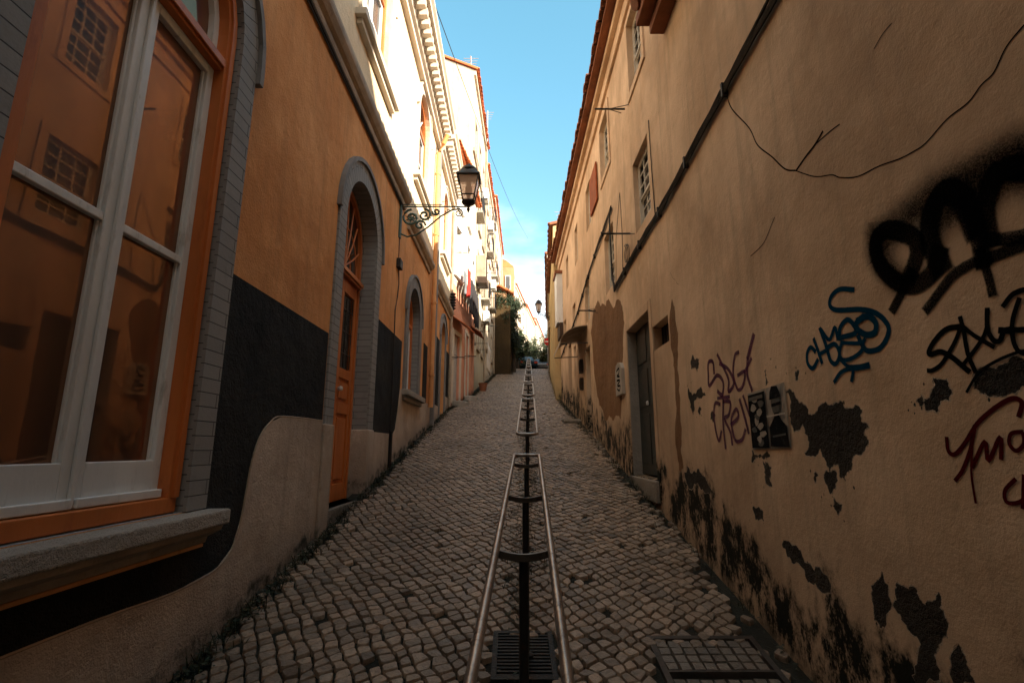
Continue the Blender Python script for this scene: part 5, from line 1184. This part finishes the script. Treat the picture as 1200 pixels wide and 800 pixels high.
# far sign
root = thing('no_entry_sign', (2.75, 38.5, gz(38.5)), 'small round red no entry sign with a white bar, at the top of the street', 'road sign')
z0 = gz(38.5); b = MB(); b.tube([(2.75, 38.5, z0), (2.75, 38.5, z0+2.5)], .03, 8); b.build('post', 'grey_wood', root)
b = MB(); n = 24
vs = [(2.75+.3*math.cos(2*PI*k/n), y, z0+2.2+.3*math.sin(2*PI*k/n)) for y in (38.44, 38.46) for k in range(n)]
b.add(vs, [tuple(range(n)), tuple(n+k for k in range(n))]+[(k, (k+1) % n, n+(k+1) % n, n+k) for k in range(n)]); b.build('disc', 'sign_red', root)
b = MB(); b.box(2.54, 2.96, 38.43, 38.438, z0+2.15, z0+2.25); b.build('bar', 'sign_white', root)
# parked cars past the crest
def car(x, y, rz, mat, label):
    z0 = gz(y)+.01; root = thing('parked_car', (x, y, z0), label, 'car', 'cars parked past the crest')
    R = Matrix.Rotation(rz, 3, 'Z')
    T = lambda a, b_, c: tuple(R @ Vector((a, b_, c)) + Vector((x, y, z0)))
    prof = [(-2.0, .35), (-2.02, .72), (-1.85, .92), (-1.3, .98), (-.85, 1.38), (.55, 1.42), (1.15, 1.0), (1.85, .86), (2.0, .6), (1.98, .32)]
    b = MB(); n = len(prof); vs = []
    for w in (-1, 1):
        for (l, h) in prof: vs.append((w*(.82 if h < 1.0 else .66), l, h))
    b.add(vs, [(i, (i+1) % n, n+(i+1) % n, n+i) for i in range(n)]+[tuple(range(n)), tuple(n+i for i in range(n))]); b.build('body', mat, root, T=T, bevel=.06)
    b = MB(); b.add([(-.6, -1.27, 1.01), (.6, -1.27, 1.01), (.56, -.90, 1.35), (-.56, -.90, 1.35)], [(0,1,2,3)]); b.add([(-.6, 1.12, 1.04), (.6, 1.12, 1.04), (.56, .62, 1.39), (-.56, .62, 1.39)], [(0,1,2,3)])
    for s in (-1, 1): b.add([(s*.83, -1.1, .98), (s*.83, .95, 1.0), (s*.69, .5, 1.36), (s*.69, -.75, 1.33)], [(0,1,2,3)])
    b.build('windows', 'dark_glass', root, T=lambda a, b_, c: T(a*1.0, b_-.012 if b_ < 0 else b_+.012, c+.01))
    for s in (-1, 1):
        for l in (-1.25, 1.25):
            b = MB(); m_ = 18; vs = [(s*(.66+.2*k), l+.32*math.cos(2*PI*i/m_), .32+.32*math.sin(2*PI*i/m_)) for k in (0, 1) for i in range(m_)]
            b.add(vs, [tuple(range(m_)), tuple(m_+i for i in range(m_))]+[(i, (i+1) % m_, m_+(i+1) % m_, m_+i) for i in range(m_)]); w = b.build('wheel', 'tyre', root, T=T)
        b = MB(); b.box(min(s*.5, s*.78), max(s*.5, s*.78), -2.05, -2.01, .62, .76); b.build('tail_light', 'lamp_lens', root, T=T)
car(.95, 45.6, .25, 'car_blue', 'blue parked car seen end-on just left of the handrail line past the crest')
car(2.85, 47.0, -.12, 'car_dark', 'black parked car right of the handrail line past the crest')
# overhead wire across the sky and its far support
P0 = Vector((-2.35, 4.0, 8.85)); P1 = Vector((1.75, 52, 22.2)); b = MB()
b.tube([tuple(P0.lerp(P1, t/24)-Vector((0, 0, .9*math.sin(PI*t/24)))) for t in range(25)], .011, 6)
tag(b.build('overhead_wire', 'black_cable'), 'thin dark wire sloping across the blue sky above the street', 'wire')

# unseen house added behind the viewer to block sky light from the near street
root = thing('sky_blocking_house', (0, -8.5, -3.6), 'tall ochre house added unseen behind the viewpoint to keep sky light off the near street', 'house')
FX = lambda x, z, d=0.0: (x, -8.5+d, z)
mb = MB(); lw = [rect(x, x+.9, z, z+1.6) for x in (-3, 0, 3) for z in (1, 4.5, 8)]
wall_sheet(mb, FX, rect(-7, 7, -5, 15), lw, .15); shell(mb, FX, -7, 7, -5, 15, 5, .8); mb.build('wall', 'ochre_stucco', root)
for w in lw: plain_window(root, FX, w[0][0], w[2][0], w[0][1], w[1][1])
